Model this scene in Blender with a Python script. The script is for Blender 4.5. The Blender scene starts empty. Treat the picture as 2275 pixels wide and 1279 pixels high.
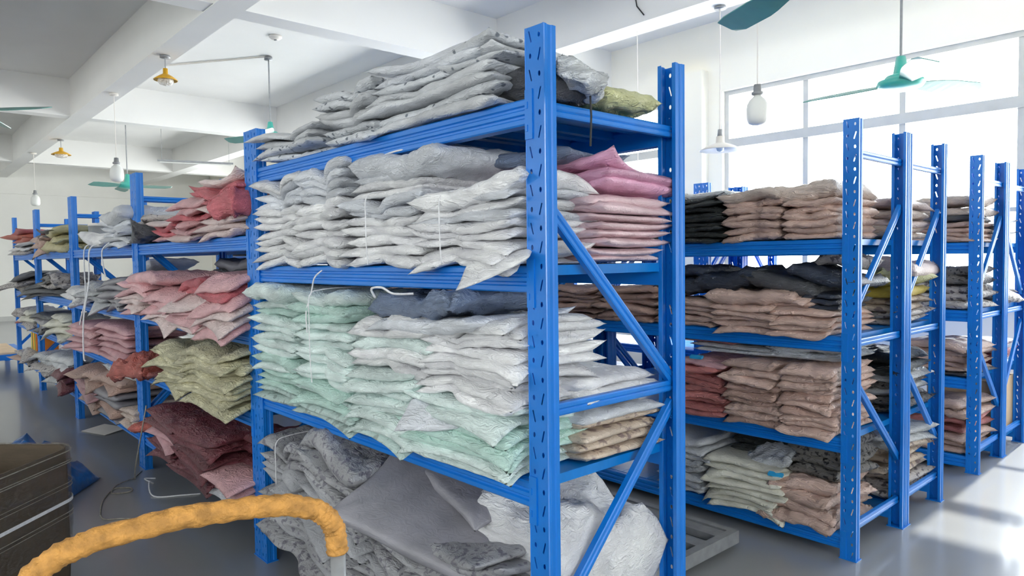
import bpy, bmesh, math, random
import numpy as np
from mathutils import Vector, Matrix
R = math.radians
random.seed(7); rng = np.random.RandomState(7)
sc = bpy.context.scene
COL = sc.collection

# ------------------------------------------------------------------ camera
cam_d = bpy.data.cameras.new('camera'); cam = bpy.data.objects.new('camera', cam_d); COL.objects.link(cam)
cam_d.sensor_fit = 'HORIZONTAL'; cam_d.sensor_width = 36.0
cam_d.lens = 36.0 * 1562.0 / 2275.0
cam_d.clip_start = 0.02; cam_d.clip_end = 200
yaw, pitch, roll = -0.839, -0.042, -0.0127
fw = Vector((math.sin(yaw)*math.cos(pitch), math.cos(yaw)*math.cos(pitch), math.sin(pitch)))
r0 = Vector((math.cos(yaw), -math.sin(yaw), 0)); u0 = r0.cross(fw)
rr = r0*math.cos(roll) + u0*math.sin(roll); uu = -r0*math.sin(roll) + u0*math.cos(roll)
M = Matrix((rr, uu, -fw)).transposed().to_4x4(); M.translation = Vector((1.3008, -1.2872, 1.3969))
cam.matrix_world = M
sc.camera = cam
# ------------------------------------------------------------------ light
WORLD_STRENGTH = 9.5
SUN_STRENGTH = 5.5
w = bpy.data.worlds.new('sky'); sc.world = w; w.use_nodes = True
nt = w.node_tree; bg = nt.nodes['Background']
tc = nt.nodes.new('ShaderNodeTexCoord'); sp = nt.nodes.new('ShaderNodeSeparateXYZ'); rp = nt.nodes.new('ShaderNodeValToRGB')
nt.links.new(tc.outputs['Generated'], sp.inputs[0]); nt.links.new(sp.outputs['Z'], rp.inputs[0]); nt.links.new(rp.outputs[0], bg.inputs[0])
rp.color_ramp.elements[0].position = 0.0; rp.color_ramp.elements[0].color = (0.75, 0.75, 0.75, 1)
rp.color_ramp.elements[1].position = 0.5; rp.color_ramp.elements[1].color = (0.92, 0.95, 1.0, 1)
bg.inputs[1].default_value = WORLD_STRENGTH
sd = bpy.data.lights.new('sun', 'SUN'); sd.energy = SUN_STRENGTH; sd.angle = R(1.2); sd.color = (1.0, 0.95, 0.87)
sun = bpy.data.objects.new('sun', sd); COL.objects.link(sun)
sun.rotation_euler = Vector((0.02, -1.0, -0.887)).to_track_quat('-Z', 'Y').to_euler()
sun.location = (0, 12, 9)
sc.view_settings.view_transform = 'Standard'
try: sc.view_settings.look = 'None'
except Exception: pass
sc.view_settings.gamma = 1.0
sc.view_settings.use_curve_mapping = False
sc.view_settings.exposure = 0.62
sc.cycles.max_bounces = 10; sc.cycles.diffuse_bounces = 6; sc.cycles.glossy_bounces = 3
sc.cycles.transparent_max_bounces = 16; sc.cycles.sample_clamp_indirect = 6.0
sc.cycles.caustics_reflective = False; sc.cycles.caustics_refractive = False

# ------------------------------------------------------------------ materials
MATS = {}
def lin(c):
    return tuple((x/255.0/12.92 if x/255.0 <= 0.04045 else ((x/255.0+0.055)/1.055)**2.4) for x in c)
def base(name, col, rough=0.5, metal=0.0, coat=0.0, coat_r=0.15):
    m = bpy.data.materials.new(name); m.use_nodes = True
    b = m.node_tree.nodes['Principled BSDF']
    b.inputs['Base Color'].default_value = (*col, 1); b.inputs['Roughness'].default_value = rough
    b.inputs['Metallic'].default_value = metal
    b.inputs['Coat Weight'].default_value = coat; b.inputs['Coat Roughness'].default_value = coat_r
    return m, m.node_tree, b
def noisy(name, col, var=0.12, scale=6.0, rough=0.5, bump=0.0, bscale=60.0, metal=0.0, coat=0.0, coat_r=0.15, stretch=(1, 1, 1), dark=None, dthr=None, detail=4):
    m, nt, b = base(name, col, rough, metal, coat, coat_r)
    N = nt.nodes; L = nt.links
    tc = N.new('ShaderNodeTexCoord'); mp = N.new('ShaderNodeMapping'); mp.inputs['Scale'].default_value = stretch
    L.new(tc.outputs['Object'], mp.inputs[0])
    n = N.new('ShaderNodeTexNoise'); n.inputs['Scale'].default_value = scale; n.inputs['Detail'].default_value = detail
    L.new(mp.outputs[0], n.inputs[0])
    cr = N.new('ShaderNodeValToRGB'); L.new(n.outputs[0], cr.inputs[0])
    e = cr.color_ramp.elements
    d = dark if dark else tuple(c*(1-var) for c in col)
    e[0].position = 0.35 if dthr is None else dthr; e[0].color = (*d, 1)
    e[1].position = 0.65 if dthr is None else dthr+0.06
    e[1].color = (*(min(1, c*(1+var)) if dark is None else c for c in col), 1)
    L.new(cr.outputs[0], b.inputs['Base Color'])
    if bump:
        n2 = N.new('ShaderNodeTexNoise'); n2.inputs['Scale'].default_value = bscale; n2.inputs['Detail'].default_value = 3
        L.new(mp.outputs[0], n2.inputs[0])
        bp = N.new('ShaderNodeBump'); bp.inputs['Strength'].default_value = bump; bp.inputs['Distance'].default_value = 0.01
        L.new(n2.outputs[0], bp.inputs['Height']); L.new(bp.outputs[0], b.inputs['Normal'])
    return m
def bag_mat(key, col, pattern=None, coat=0.35, crinkle=0.35, rough=0.5, pcol=None, pscale=18, seethru=False):
    """plastic-wrapped cloth: cloth colour with slight drift, folds as fine relief, a glossy film as clear coat"""
    if key in MATS: return MATS[key]
    c = lin(col)
    m, nt, b = base('bag_'+key, c, rough, 0, coat, 0.22)
    N = nt.nodes; L = nt.links
    tc = N.new('ShaderNodeTexCoord'); oi = N.new('ShaderNodeObjectInfo')
    ad = N.new('ShaderNodeVectorMath'); ad.operation = 'MULTIPLY_ADD'
    ad.inputs[1].default_value = (1, 1, 1)
    sc_ = N.new('ShaderNodeVectorMath'); sc_.operation = 'SCALE'; sc_.inputs[0].default_value = (37, 23, 11)
    L.new(oi.outputs['Random'], sc_.inputs['Scale'])
    L.new(tc.outputs['Object'], ad.inputs[0]); L.new(sc_.outputs[0], ad.inputs[2])
    n = N.new('ShaderNodeTexNoise'); n.inputs['Scale'].default_value = 7; n.inputs['Detail'].default_value = 3
    L.new(ad.outputs[0], n.inputs[0])
    cr = N.new('ShaderNodeValToRGB'); e = cr.color_ramp.elements
    e[0].position = .3; e[0].color = (*(x*0.80 for x in c), 1); e[1].position = .7; e[1].color = (*(min(1, x*1.12+.004) for x in c), 1)
    L.new(n.outputs[0], cr.inputs[0]); out = cr.outputs[0]
    if pattern:
        n3 = N.new('ShaderNodeTexNoise' if pattern == 'blot' else 'ShaderNodeTexVoronoi')
        n3.inputs['Scale'].default_value = pscale
        L.new(ad.outputs[0], n3.inputs[0])
        c3 = N.new('ShaderNodeValToRGB'); e = c3.color_ramp.elements
        if pattern == 'blot':
            n3.inputs['Detail'].default_value = 4; e[0].position = .54; e[1].position = .60
            e[0].color = (0, 0, 0, 1); e[1].color = (1, 1, 1, 1)
        else:
            e[0].position = .18; e[1].position = .30; e[0].color = (1, 1, 1, 1); e[1].color = (0, 0, 0, 1)
        L.new(n3.outputs[0], c3.inputs[0])
        mx = N.new('ShaderNodeMix'); mx.data_type = 'RGBA'
        L.new(c3.outputs[0], mx.inputs['Factor']); L.new(out, mx.inputs['A']); mx.inputs['B'].default_value = (*lin(pcol or (70, 70, 80)), 1)
        out = mx.outputs['Result']
    # object-to-object value drift
    hs = N.new('ShaderNodeHueSaturation'); mr = N.new('ShaderNodeMapRange')
    mr.inputs['To Min'].default_value = .86; mr.inputs['To Max'].default_value = 1.10
    L.new(oi.outputs['Random'], mr.inputs[0]); L.new(mr.outputs[0], hs.inputs['Value']); L.new(out, hs.inputs['Color'])
    L.new(hs.outputs[0], b.inputs['Base Color'])
    mp = N.new('ShaderNodeMapping'); mp.inputs['Scale'].default_value = (1, 1.7, 3); L.new(ad.outputs[0], mp.inputs[0])
    n2 = N.new('ShaderNodeTexNoise'); n2.inputs['Scale'].default_value = 15; n2.inputs['Detail'].default_value = 5; n2.inputs['Distortion'].default_value = 1.5
    n2.inputs['Roughness'].default_value = .55
    L.new(mp.outputs[0], n2.inputs[0])
    ab = N.new('ShaderNodeMath'); ab.operation = 'SUBTRACT'; ab.inputs[1].default_value = .5; L.new(n2.outputs[0], ab.inputs[0])
    ab2 = N.new('ShaderNodeMath'); ab2.operation = 'ABSOLUTE'; L.new(ab.outputs[0], ab2.inputs[0])
    bp = N.new('ShaderNodeBump'); bp.inputs['Strength'].default_value = min(1, crinkle*1.35); bp.inputs['Distance'].default_value = 0.045
    L.new(ab2.outputs[0], bp.inputs['Height']); L.new(bp.outputs[0], b.inputs['Normal']); L.new(bp.outputs[0], b.inputs['Coat Normal'])
    MATS[key] = m
    return m

BLUE = noisy('blue_paint', (0.0, 0.17, 0.62), var=.10, scale=3, rough=.4, bump=.04, bscale=90, coat=.12, coat_r=.25)
BLUE_DECK = noisy('blue_deck_paint', (0.0, 0.17, 0.55), var=.12, scale=5, rough=.35, bump=.05, bscale=60)
WHITE = noisy('white_plaster', lin((236, 235, 230)), var=.025, scale=1.2, rough=.9, bump=.03, bscale=25)
CEIL = noisy('ceiling_paint', lin((232, 231, 228)), var=.03, scale=.8, rough=.9)
CREAM = noisy('cream_plaster', lin((238, 234, 222)), var=.02, scale=1.0, rough=.9)
GREYMET = noisy('grey_metal', lin((150, 152, 155)), var=.1, scale=20, rough=.4, metal=.3)
WINFR = noisy('window_frame_paint', lin((192, 192, 189)), var=.04, scale=8, rough=.5)
TEAL = noisy('teal_enamel', lin((70, 185, 170)), var=.06, scale=8, rough=.35, coat=.3)
BLADE = noisy('pale_teal_enamel', lin((74, 142, 132)), var=.06, scale=8, rough=.4, coat=.3)
YEL = noisy('yellow_enamel', lin((225, 170, 40)), var=.08, scale=8, rough=.4)
WENAM = noisy('white_enamel', lin((232, 226, 218)), var=.04, scale=8, rough=.4)
BULB = noisy('frosted_bulb_plastic', lin((225, 226, 222)), var=.03, scale=8, rough=.35)
STRING = noisy('white_string_fibre', lin((225, 225, 228)), var=.08, scale=80, rough=.7)
CARD = noisy('cardboard', lin((84, 72, 58)), var=.12, scale=7, rough=.85, bump=.15, bscale=40, stretch=(1, 1, 6))
CARDL = noisy('tan_cardboard', lin((205, 180, 150)), var=.08, scale=7, rough=.85)
BSHEET = noisy('blue_plastic_sheet', lin((25, 95, 165)), var=.2, scale=14, rough=.3, bump=.5, bscale=18, coat=.4)
BLACK = noisy('black_rubber', (0.02, 0.02, 0.022), var=.2, scale=10, rough=.6)
# yellow crepe tape
TAPE = noisy('yellow_crepe_tape', lin((200, 145, 74)), var=.28, scale=38, rough=.7, bump=.9, bscale=70, stretch=(1, 1, 1))
# floor: grey painted concrete, worn, polished
m, nt, b = base('painted_concrete', (.3, .3, .3), .2, 0, .5, .12); FLOOR = m
N = nt.nodes; L = nt.links; tc = N.new('ShaderNodeTexCoord')
n = N.new('ShaderNodeTexNoise'); n.inputs['Scale'].default_value = .8; n.inputs['Detail'].default_value = 5; L.new(tc.outputs['Object'], n.inputs[0])
cr = N.new('ShaderNodeValToRGB'); L.new(n.outputs[0], cr.inputs[0])
cr.color_ramp.elements[0].position = .2; cr.color_ramp.elements[0].color = (*lin((136, 138, 140)), 1)
cr.color_ramp.elements[1].position = .8; cr.color_ramp.elements[1].color = (*lin((146, 148, 149)), 1)
L.new(cr.outputs[0], b.inputs['Base Color'])
n2 = N.new('ShaderNodeTexNoise'); n2.inputs['Scale'].default_value = 2.0; n2.inputs['Detail'].default_value = 3; L.new(tc.outputs['Object'], n2.inputs[0])
mr = N.new('ShaderNodeMapRange'); mr.inputs['From Min'].default_value = .3; mr.inputs['From Max'].default_value = .7
mr.inputs['To Min'].default_value = .22; mr.inputs['To Max'].default_value = .34; b.inputs['Roughness'].default_value = .3
bp = N.new('ShaderNodeBump'); bp.inputs['Strength'].default_value = .015; bp.inputs['Distance'].default_value = .01; # glass: thin pane
m = bpy.data.materials.new('window_glass'); m.use_nodes = True; GLASS = m; nt = m.node_tree; nt.nodes.clear()
o = nt.nodes.new('ShaderNodeOutputMaterial'); mx = nt.nodes.new('ShaderNodeMixShader'); tr = nt.nodes.new('ShaderNodeBsdfTransparent'); gl = nt.nodes.new('ShaderNodeBsdfGlossy')
tr.inputs[0].default_value = (.95, .97, .97, 1); gl.inputs['Roughness'].default_value = .02
lw = nt.nodes.new('ShaderNodeLayerWeight'); pw = nt.nodes.new('ShaderNodeMath'); pw.operation = 'POWER'; pw.inputs[1].default_value = 5; nt.links.new(lw.outputs['Facing'], pw.inputs[0])
ma = nt.nodes.new('ShaderNodeMath'); ma.operation = 'MULTIPLY_ADD'; ma.inputs[1].default_value = .5; ma.inputs[2].default_value = .03; nt.links.new(pw.outputs[0], ma.inputs[0])
nt.links.new(ma.outputs[0], mx.inputs[0]); nt.links.new(tr.outputs[0], mx.inputs[1]); nt.links.new(gl.outputs[0], mx.inputs[2]); nt.links.new(mx.outputs[0], o.inputs[0])
# clear film
def film(name, tint, opac, rough=.15):
    m = bpy.data.materials.new(name); m.use_nodes = True; nt = m.node_tree; nt.nodes.clear()
    o = nt.nodes.new('ShaderNodeOutputMaterial'); mx = nt.nodes.new('ShaderNodeMixShader'); tr = nt.nodes.new('ShaderNodeBsdfTransparent')
    pr = nt.nodes.new('ShaderNodeBsdfPrincipled'); pr.inputs['Base Color'].default_value = (*lin(tint), 1); pr.inputs['Roughness'].default_value = rough; pr.inputs['Coat Weight'].default_value = .6
    tc = nt.nodes.new('ShaderNodeTexCoord'); n = nt.nodes.new('ShaderNodeTexNoise'); n.inputs['Scale'].default_value = 22; n.inputs['Distortion'].default_value = 1.5
    nt.links.new(tc.outputs['Object'], n.inputs[0]); cr = nt.nodes.new('ShaderNodeMapRange'); cr.inputs['From Min'].default_value = .35; cr.inputs['From Max'].default_value = .65
    cr.inputs['To Min'].default_value = opac*.6; cr.inputs['To Max'].default_value = min(1, opac*1.4); nt.links.new(n.outputs[0], cr.inputs[0])
    bp = nt.nodes.new('ShaderNodeBump'); bp.inputs['Strength'].default_value = .8; bp.inputs['Distance'].default_value = .02; nt.links.new(n.outputs[0], bp.inputs['Height']); nt.links.new(bp.outputs[0], pr.inputs['Normal'])
    nt.links.new(cr.outputs[0], mx.inputs[0]); nt.links.new(tr.outputs[0], mx.inputs[1]); nt.links.new(pr.outputs[0], mx.inputs[2]); nt.links.new(mx.outputs[0], o.inputs[0])
    return m
FILM = film('clear_film', (225, 228, 232), .55)
GLOBE = film('lamp_globe_glass', (235, 232, 225), .6, .1)

# ------------------------------------------------------------------ helpers
def mesh_from(name, v, f, smooth=False, mat=None):
    me = bpy.data.meshes.new(name); me.from_pydata([tuple(p) for p in v], [], f); me.update()
    if smooth: me.polygons.foreach_set('use_smooth', [True]*len(me.polygons))
    if mat: me.materials.append(mat)
    return me
def link(name, me, parent=None, loc=(0, 0, 0), rot=(0, 0, 0), scale=(1, 1, 1)):
    o = bpy.data.objects.new(name, me); COL.objects.link(o); o.location = loc; o.rotation_euler = rot; o.scale = scale
    if parent: o.parent = parent
    return o
def tag(o, label=None, cat=None, group=None, kind=None):
    if label: o['label'] = label
    if cat: o['category'] = cat
    if group: o['group'] = group
    if kind: o['kind'] = kind
    return o
def empty(name, loc, label, cat, group=None, rz=0):
    o = link(name, None, loc=loc, rot=(0, 0, rz)); o.empty_display_size = .1
    return tag(o, label, cat, group)
class MB:
    def __init__(s): s.v = []; s.f = []
    def box(s, x0, x1, y0, y1, z0, z1):
        n = len(s.v)
        s.v += [(x0, y0, z0), (x1, y0, z0), (x1, y1, z0), (x0, y1, z0), (x0, y0, z1), (x1, y0, z1), (x1, y1, z1), (x0, y1, z1)]
        s.f += [tuple(n+i for i in q) for q in ((0, 3, 2, 1), (4, 5, 6, 7), (0, 1, 5, 4), (1, 2, 6, 5), (2, 3, 7, 6), (3, 0, 4, 7))]
        return s
    def tube(s, pts, r, n=8, cap=True, radii=None):
        pts = [Vector(p) for p in pts]; k0 = len(s.v)
        prev = None
        for i, p in enumerate(pts):
            a = pts[max(0, i-1)]; b = pts[min(len(pts)-1, i+1)]; t = (b-a).normalized()
            if prev is None:
                up = Vector((0, 0, 1)) if abs(t.z) < .9 else Vector((1, 0, 0)); x = t.cross(up).normalized()
            else: x = (prev - t*prev.dot(t)).normalized()
            prev = x; y = t.cross(x)
            ri = radii[i] if radii else r
            for j in range(n):
                a_ = 2*math.pi*j/n; s.v.append(tuple(p + x*ri*math.cos(a_) + y*ri*math.sin(a_)))
        for i in range(len(pts)-1):
            for j in range(n):
                a = k0+i*n+j; b = k0+i*n+(j+1) % n; s.f.append((a, b, b+n, a+n))
        if cap:
            s.f.append(tuple(k0+j for j in reversed(range(n)))); e = k0+(len(pts)-1)*n; s.f.append(tuple(e+j for j in range(n)))
        return s
    def lathe(s, prof, n=24, c=(0, 0, 0)):
        k0 = len(s.v)
        for r, z in prof:
            for j in range(n):
                a = 2*math.pi*j/n; s.v.append((c[0]+r*math.cos(a), c[1]+r*math.sin(a), c[2]+z))
        for i in range(len(prof)-1):
            for j in range(n):
                a = k0+i*n+j; b = k0+i*n+(j+1) % n; s.f.append((a, b, b+n, a+n))
        return s
    def prism(s, prof, x0, x1):   # prof in (y,z), extruded along x
        k = len(s.v); n = len(prof)
        for x in (x0, x1): s.v += [(x, y, z) for y, z in prof]
        for j in range(n): s.f.append((k+j, k+(j+1) % n, k+n+(j+1) % n, k+n+j))
        s.f.append(tuple(k+j for j in reversed(range(n)))); s.f.append(tuple(k+n+j for j in range(n)))
        return s
    def mesh(s, name, mat, smooth=False): return mesh_from(name, s.v, s.f, smooth, mat)
    def obj(s, name, mat, parent=None, smooth=False, **k): return link(name, s.mesh(name, mat, smooth), parent, **k)
def smooth_path(pts, k_=6):
    P = [Vector(p) for p in pts]; out = []
    for i in range(len(P)-1):
        p0 = P[max(0, i-1)]; p1 = P[i]; p2 = P[i+1]; p3 = P[min(len(P)-1, i+2)]
        for k in range(k_):
            t_ = k/k_; out.append(.5*((2*p1)+(p2-p0)*t_+(2*p0-5*p1+4*p2-p3)*t_*t_+(3*p1-p0-3*p2+p3)*t_**3))
    return out+[P[-1]]
def struct(name, mb, mat, smooth=False):
    o = mb.obj(name, mat, smooth=smooth); o['kind'] = 'structure'; return o

# ------------------------------------------------------------------ building shell
X0, X1, Y0, Y1, ZC, ZB = -20.0, 6.5, -9.0, 6.0, 4.1, 3.55
struct('floor', MB().box(X0-.3, X1+.3, Y0-.3, Y1+.3, -.2, 0), FLOOR)
struct('ceiling', MB().box(X0-.3, X1+.3, Y0-.3, Y1+.3, ZC, ZC+.2), CEIL)
WZ0, WZ1, TR0, TR1 = .95, 3.29, 2.64, 2.74
def window_wall(name, openings, along, fixed, lo, hi, out, WZ0=.95):
    """wall with rectangular openings; along = 'x' or 'y' axis of the wall"""
    mb = MB(); t0, t1 = (fixed, fixed+out*.24) if out > 0 else (fixed+out*.24, fixed)
    def b(a0, a1, z0, z1):
        if along == 'x': mb.box(a0, a1, t0, t1, z0, z1)
        else: mb.box(t0, t1, a0, a1, z0, z1)
    cur = lo
    for a0, a1 in openings:
        b(cur, a0, 0, ZC); b(a0, a1, 0, WZ0); b(a0, a1, WZ1, ZC); cur = a1
    b(cur, hi, 0, ZC)
    return struct(name, mb, CREAM)
win_n = 0
def window(a0, a1, mull, along, fixed, out, WZ0=.95):
    global win_n; win_n += 1
    y = fixed+out*.10
    root = link('window_%d' % win_n, None, loc=((a0, y, 0) if along == 'x' else (y, a0, 0)), rot=(0, 0, 0 if along == 'x' else R(90)))
    root['kind'] = 'structure'
    W = a1-a0; h = .045
    fr = MB().box(0, W, -.04, .04, WZ0, WZ0+.06).box(0, W, -.04, .04, WZ1-.05, WZ1).box(0, .05, -.04, .04, WZ0+.06, WZ1-.05).box(W-.05, W, -.04, .04, WZ0+.06, WZ1-.05)
    fr.obj('window_frame', WINFR, root)
    MB().box(.001, W-.001, -.05, .045, TR0, TR1).obj('transom', WINFR, root)
    MB().box(-.04, W+.04, -.16, .05, WZ0-.05, WZ0).obj('window_sill', WHITE, root)
    ms = [0]+[m-a0 for m in mull]+[W]
    for m_ in ms[1:-1]:
        MB().box(m_-.028, m_+.028, -.03, .035, WZ0+.06, WZ1-.05).obj('mullion', WINFR, root)
    for i in range(len(ms)-1):
        for z0, z1 in ((WZ0+.05, TR0), (TR1, WZ1-.04)):
            MB().box(ms[i]+.02, ms[i+1]-.02, -.003, .003, z0, z1).obj('glass_pane', GLASS, root)
        if WZ0 < 1: MB().box(ms[i]+.03, ms[i+1]-.03, -.02, .02, 1.75, 1.79).obj('sash_rail', WINFR, root)
    p = bpy.data.lights.new('portal', 'AREA'); p.shape = 'RECTANGLE'; p.size = W; p.size_y = WZ1-WZ0; p.cycles.is_portal = True
    po = bpy.data.objects.new('sky_portal', p); COL.objects.link(po)
    n_in = Vector((0, -out, 0)) if along == 'x' else Vector((-out, 0, 0))
    po.rotation_euler = n_in.to_track_quat('-Z', 'Z').to_euler()
    c = (a0+a1)/2; zc = (WZ0+WZ1)/2
    po.location = (c, fixed+out*.3, zc) if along == 'x' else (fixed+out*.3, c, zc)
wr = [(-3.15, 2.55), (-9.9, -4.03), (-15.9, -10.8)]
window_wall('wall_window_side', sorted(wr), 'x', Y1, X0-.3, X1+.3, 1)
window(-3.15, 2.55, [-2.2, -1.25, -.3, .65, 1.6], 'x', Y1, 1)
window(-9.9, -4.03, [-8.9, -7.9, -6.95, -5.98, -5.0], 'x', Y1, 1)
window(-15.9, -10.8, [-14.9, -13.9, -12.9, -11.85], 'x', Y1, 1)
wl = [(-16.5, -11.5), (-10.3, -5.5), (-4.3, .7), (1.7, 5.7)]
window_wall('wall_aisle_side', wl, 'x', Y0, X0-.3, X1+.3, -1, 2.0)
for a, b_ in wl: window(a, b_, [a+(b_-a)*k/5 for k in range(1, 5)], 'x', Y0, -1, 2.0)
we = [(-7.5, -3.5), (-2.5, 1.5)]
window_wall('wall_near_end', we, 'y', X1, Y0-.3, Y1+.3, 1, 1.6)
for a, b_ in we: window(a, b_, [a+(b_-a)*k/4 for k in range(1, 4)], 'y', X1, 1, 1.6)
struct('wall_far_end', MB().box(X0-.24, X0, Y0-.3, Y1+.3, 0, ZC), WHITE)
struct('trim_1', MB().box(X0, X0+.06, Y0, Y1, 3.15, 3.28), WHITE)
struct('baseboard_far_end', MB().box(X0, X0+.02, Y0, Y1, 0, .12), WINFR)
for nm, a in (('column', (-4.03, -3.15, 5.86, 6.0)), ('column', (-10.8, -9.9, 5.86, 6.0))):
    struct(nm, MB().box(a[0]+.18, a[1]-.18, a[2], a[3], 0, ZB), CREAM)
# beams along the rows, beams across
for i, (y0, y1) in enumerate(((.87, 1.13), (4.0, 4.28), (-2.3, -2.04), (-5.6, -5.34))):
    struct('ceiling_beam', MB().box(X0-.1, X1+.1, y0, y1, ZB, ZC+.05), CEIL)
for x0, x1 in ((-5.04, -4.79), (-10.97, -10.72), (-16.9, -16.65), (.9, 1.15)):
    struct('cross_beam', MB().box(x0, x1, Y0-.1, Y1+.1, ZB+.006, ZC+.04), CEIL)

# ------------------------------------------------------------------ racks
UW, UD, UH = .067, .045, 2.0
def upright_mesh():
    v = []; f = []
    def quad(a, b, c, d): k = len(v); v.extend((a, b, c, d)); f.append((k, k+1, k+2, k+3))
    pitch = .05; n = int(UH/pitch); cols = ((-UW/2, 0), (0, UW/2))
    for i in range(n):
        z0 = i*pitch; z1 = z0+pitch; zc = (z0+z1)/2
        for ci, (xa, xb) in enumerate(cols):
            xm = (xa+xb)/2; k = len(v)
            outer = [(xa, z0), (xm, z0), (xb, z0), (xb, zc), (xb, z1), (xm, z1), (xa, z1), (xa, zc)]
            if (i+ci) % 2 == 0:
                inner = [(xm+.0048*math.cos(a), zc+.0075*math.sin(a)) for a in [R(225+45*j) for j in range(8)]]
            else:
                s = .004 if ci == 0 else -.004
                inner = [(xm-.0026+s, zc-.014), (xm+s, zc-.0165), (xm+.0026+s, zc-.014), (xm+.0026, zc), (xm+.0026-s, zc+.014), (xm-s, zc+.0165), (xm-.0026-s, zc+.014), (xm-.0026, zc)]
            v.extend((x, 0, z) for x, z in outer); v.extend((x, 0, z) for x, z in inner)
            for j in range(8):
                j2 = (j+1) % 8; f.append((k+j, k+j2, k+8+j2, k+8+j))
    for s in (-1, 1):
        prof = [(UW/2, 0), (UW/2, .012), (UW/2-.0035, .016), (UW/2-.0035, .028), (UW/2, .032), (UW/2, UD), (UW/2-.013, UD)]
        for a, b_ in zip(prof[:-1], prof[1:]):
            q = [(s*a[0], a[1], 0), (s*b_[0], b_[1], 0), (s*b_[0], b_[1], UH), (s*a[0], a[1], UH)]
            if s < 0: q.reverse()
            quad(*q)
    me = mesh_from('upright', v, f, False, BLUE)
    bm = bmesh.new(); bm.from_mesh(me); bmesh.ops.remove_doubles(bm, verts=bm.verts, dist=1e-5)
    bmesh.ops.recalc_face_normals(bm, faces=bm.faces)
    bmesh.ops.solidify(bm, geom=bm.faces[:], thickness=.0018)
    bm.to_mesh(me); bm.free()
    return me
UPRIGHT = upright_mesh()
# ribbed box beam, unit length along x, top at z=0, front at y=0
BEAM = MB().prism([(.004, 0), (0, -.004), (0, -.017), (.005, -.021), (.005, -.027), (0, -.031), (0, -.040), (.005, -.044), (.005, -.050), (0, -.054), (0, -.066), (.004, -.07), (.04, -.07), (.04, -.012), (.03, 0)][::-1], -.5, .5).mesh('beam', BLUE)
# connector plate hooked on the upright face
CONN = MB().box(-.014, .014, -.004, .0, -.11, .02).box(-.009, -.003, -.006, -.004, -.03, -.012).box(-.009, -.003, -.006, -.004, -.09, -.072).mesh('connector_plate', BLUE)
# deck panel, unit width (x) and unit depth (y), downturned edges and a stiffening rib
def deck_mesh():
    prof = [(-.5, -.028), (-.5, 0), (.5, 0), (.5, -.028), (.44, -.028), (.44, -.022), (.485, -.022), (.485, -.003), (.1, -.003), (.1, -.02), (-.1, -.02), (-.1, -.003), (-.485, -.003), (-.485, -.022), (-.44, -.022), (-.44, -.028)]
    v = [(x, -.5, z) for x, z in prof]+[(x, .5, z) for x, z in prof]; n = len(prof)
    f = [(j, (j+1) % n, n+(j+1) % n, n+j) for j in range(n)]+[tuple(reversed(range(n))), tuple(range(n, 2*n))]
    me = mesh_from('deck_panel', v, f, False, BLUE_DECK)
    bm = bmesh.new(); bm.from_mesh(me); bmesh.ops.recalc_face_normals(bm, faces=bm.faces); bm.to_mesh(me); bm.free()
    return me
DECK = deck_mesh()
# brace: C channel, unit length along y, 32 mm web
def brace_mesh():
    prof = [(.009, -.017), (-.009, -.017), (-.011, -.013), (-.011, -.004), (-.008, 0), (-.011, .004), (-.011, .013), (-.009, .017), (.009, .017), (.009, .015), (-.007, .015), (-.007, -.015), (.009, -.015)]
    n = len(prof)
    v = [(-x, 0, z) for x, z in prof]+[(-x, 1, z) for x, z in prof]
    f = [(j, (j+1) % n, n+(j+1) % n, n+j) for j in range(n)]+[tuple(reversed(range(n))), tuple(range(n, 2*n))]
    me = mesh_from('brace', v, f, False, BLUE)
    bm = bmesh.new(); bm.from_mesh(me); bmesh.ops.recalc_face_normals(bm, faces=bm.faces); bm.to_mesh(me); bm.free()
    return me
BRACE = brace_mesh()
FOOT = MB().box(-.04, .04, -.006, .05, 0, .004).mesh('foot_plate', BLUE)
BR_A = [((0, 1.55), (1, 1.0)), ((0, .985), (1, .985)), ((1, .93), (0, .36)), ((0, 1.79), (1, 1.79))]
BR_B = [((1, 1.63), (0, 1.12)), ((0, .99), (1, .99)), ((0, .84), (1, .36)), ((0, 1.85), (1, 1.85)), ((0, .145), (1, .145))]
BR_C = [((0, 1.85), (1, 1.85)), ((0, 1.62), (1, 1.1)), ((0, .99), (1, .99)), ((1, .9), (0, .36)), ((0, .145), (1, .145))]
def rack(x0, x1, y0, D, levels, braces, label, decks=True, group='blue steel racks'):
    root = empty('storage_rack', (x0, y0, 0), label, 'rack', group)
    L_ = x1-x0
    for xa in (UW/2, L_-UW/2):
        link('upright', UPRIGHT, root, (xa, 0, 0)); link('upright', UPRIGHT, root, (xa, D, 0), (0, 0, math.pi))
        link('foot_plate', FOOT, root, (xa, 0, 0)); link('foot_plate', FOOT, root, (xa, D, 0), (0, 0, math.pi))
        for (ya, za), (yb, zb) in braces:
            A = Vector((xa, .025+ya*(D-.05), za)); B = Vector((xa, .025+yb*(D-.05), zb)); d = B-A
            if d.y < 0: A, B = B, A; d = B-A
            link('brace', BRACE, root, A, (math.atan2(d.z, d.y), 0, 0), (1, d.length, 1))
    for h in levels:
        ln = L_-2*UW+.004
        link('beam', BEAM, root, (L_/2, .002, h), (0, 0, 0), (ln, 1, 1))
        link('beam', BEAM, root, (L_/2, D-.002, h), (0, 0, math.pi), (ln, 1, 1))
        for xa, s in ((UW, 1), (L_-UW, -1)):
            link('connector_plate', CONN, root, (xa-s*.012, 0, h)); link('connector_plate', CONN, root, (xa-s*.012, D, h), (0, 0, math.pi))
        if decks:
            n = max(6, round(ln/.19)); wd = ln/n
            for i in range(n):
                link('deck_panel', DECK, root, (UW+wd*(i+.5), D/2, h+.002), (0, 0, 0), (wd-.003, D-.05, 1))
    return root
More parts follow.
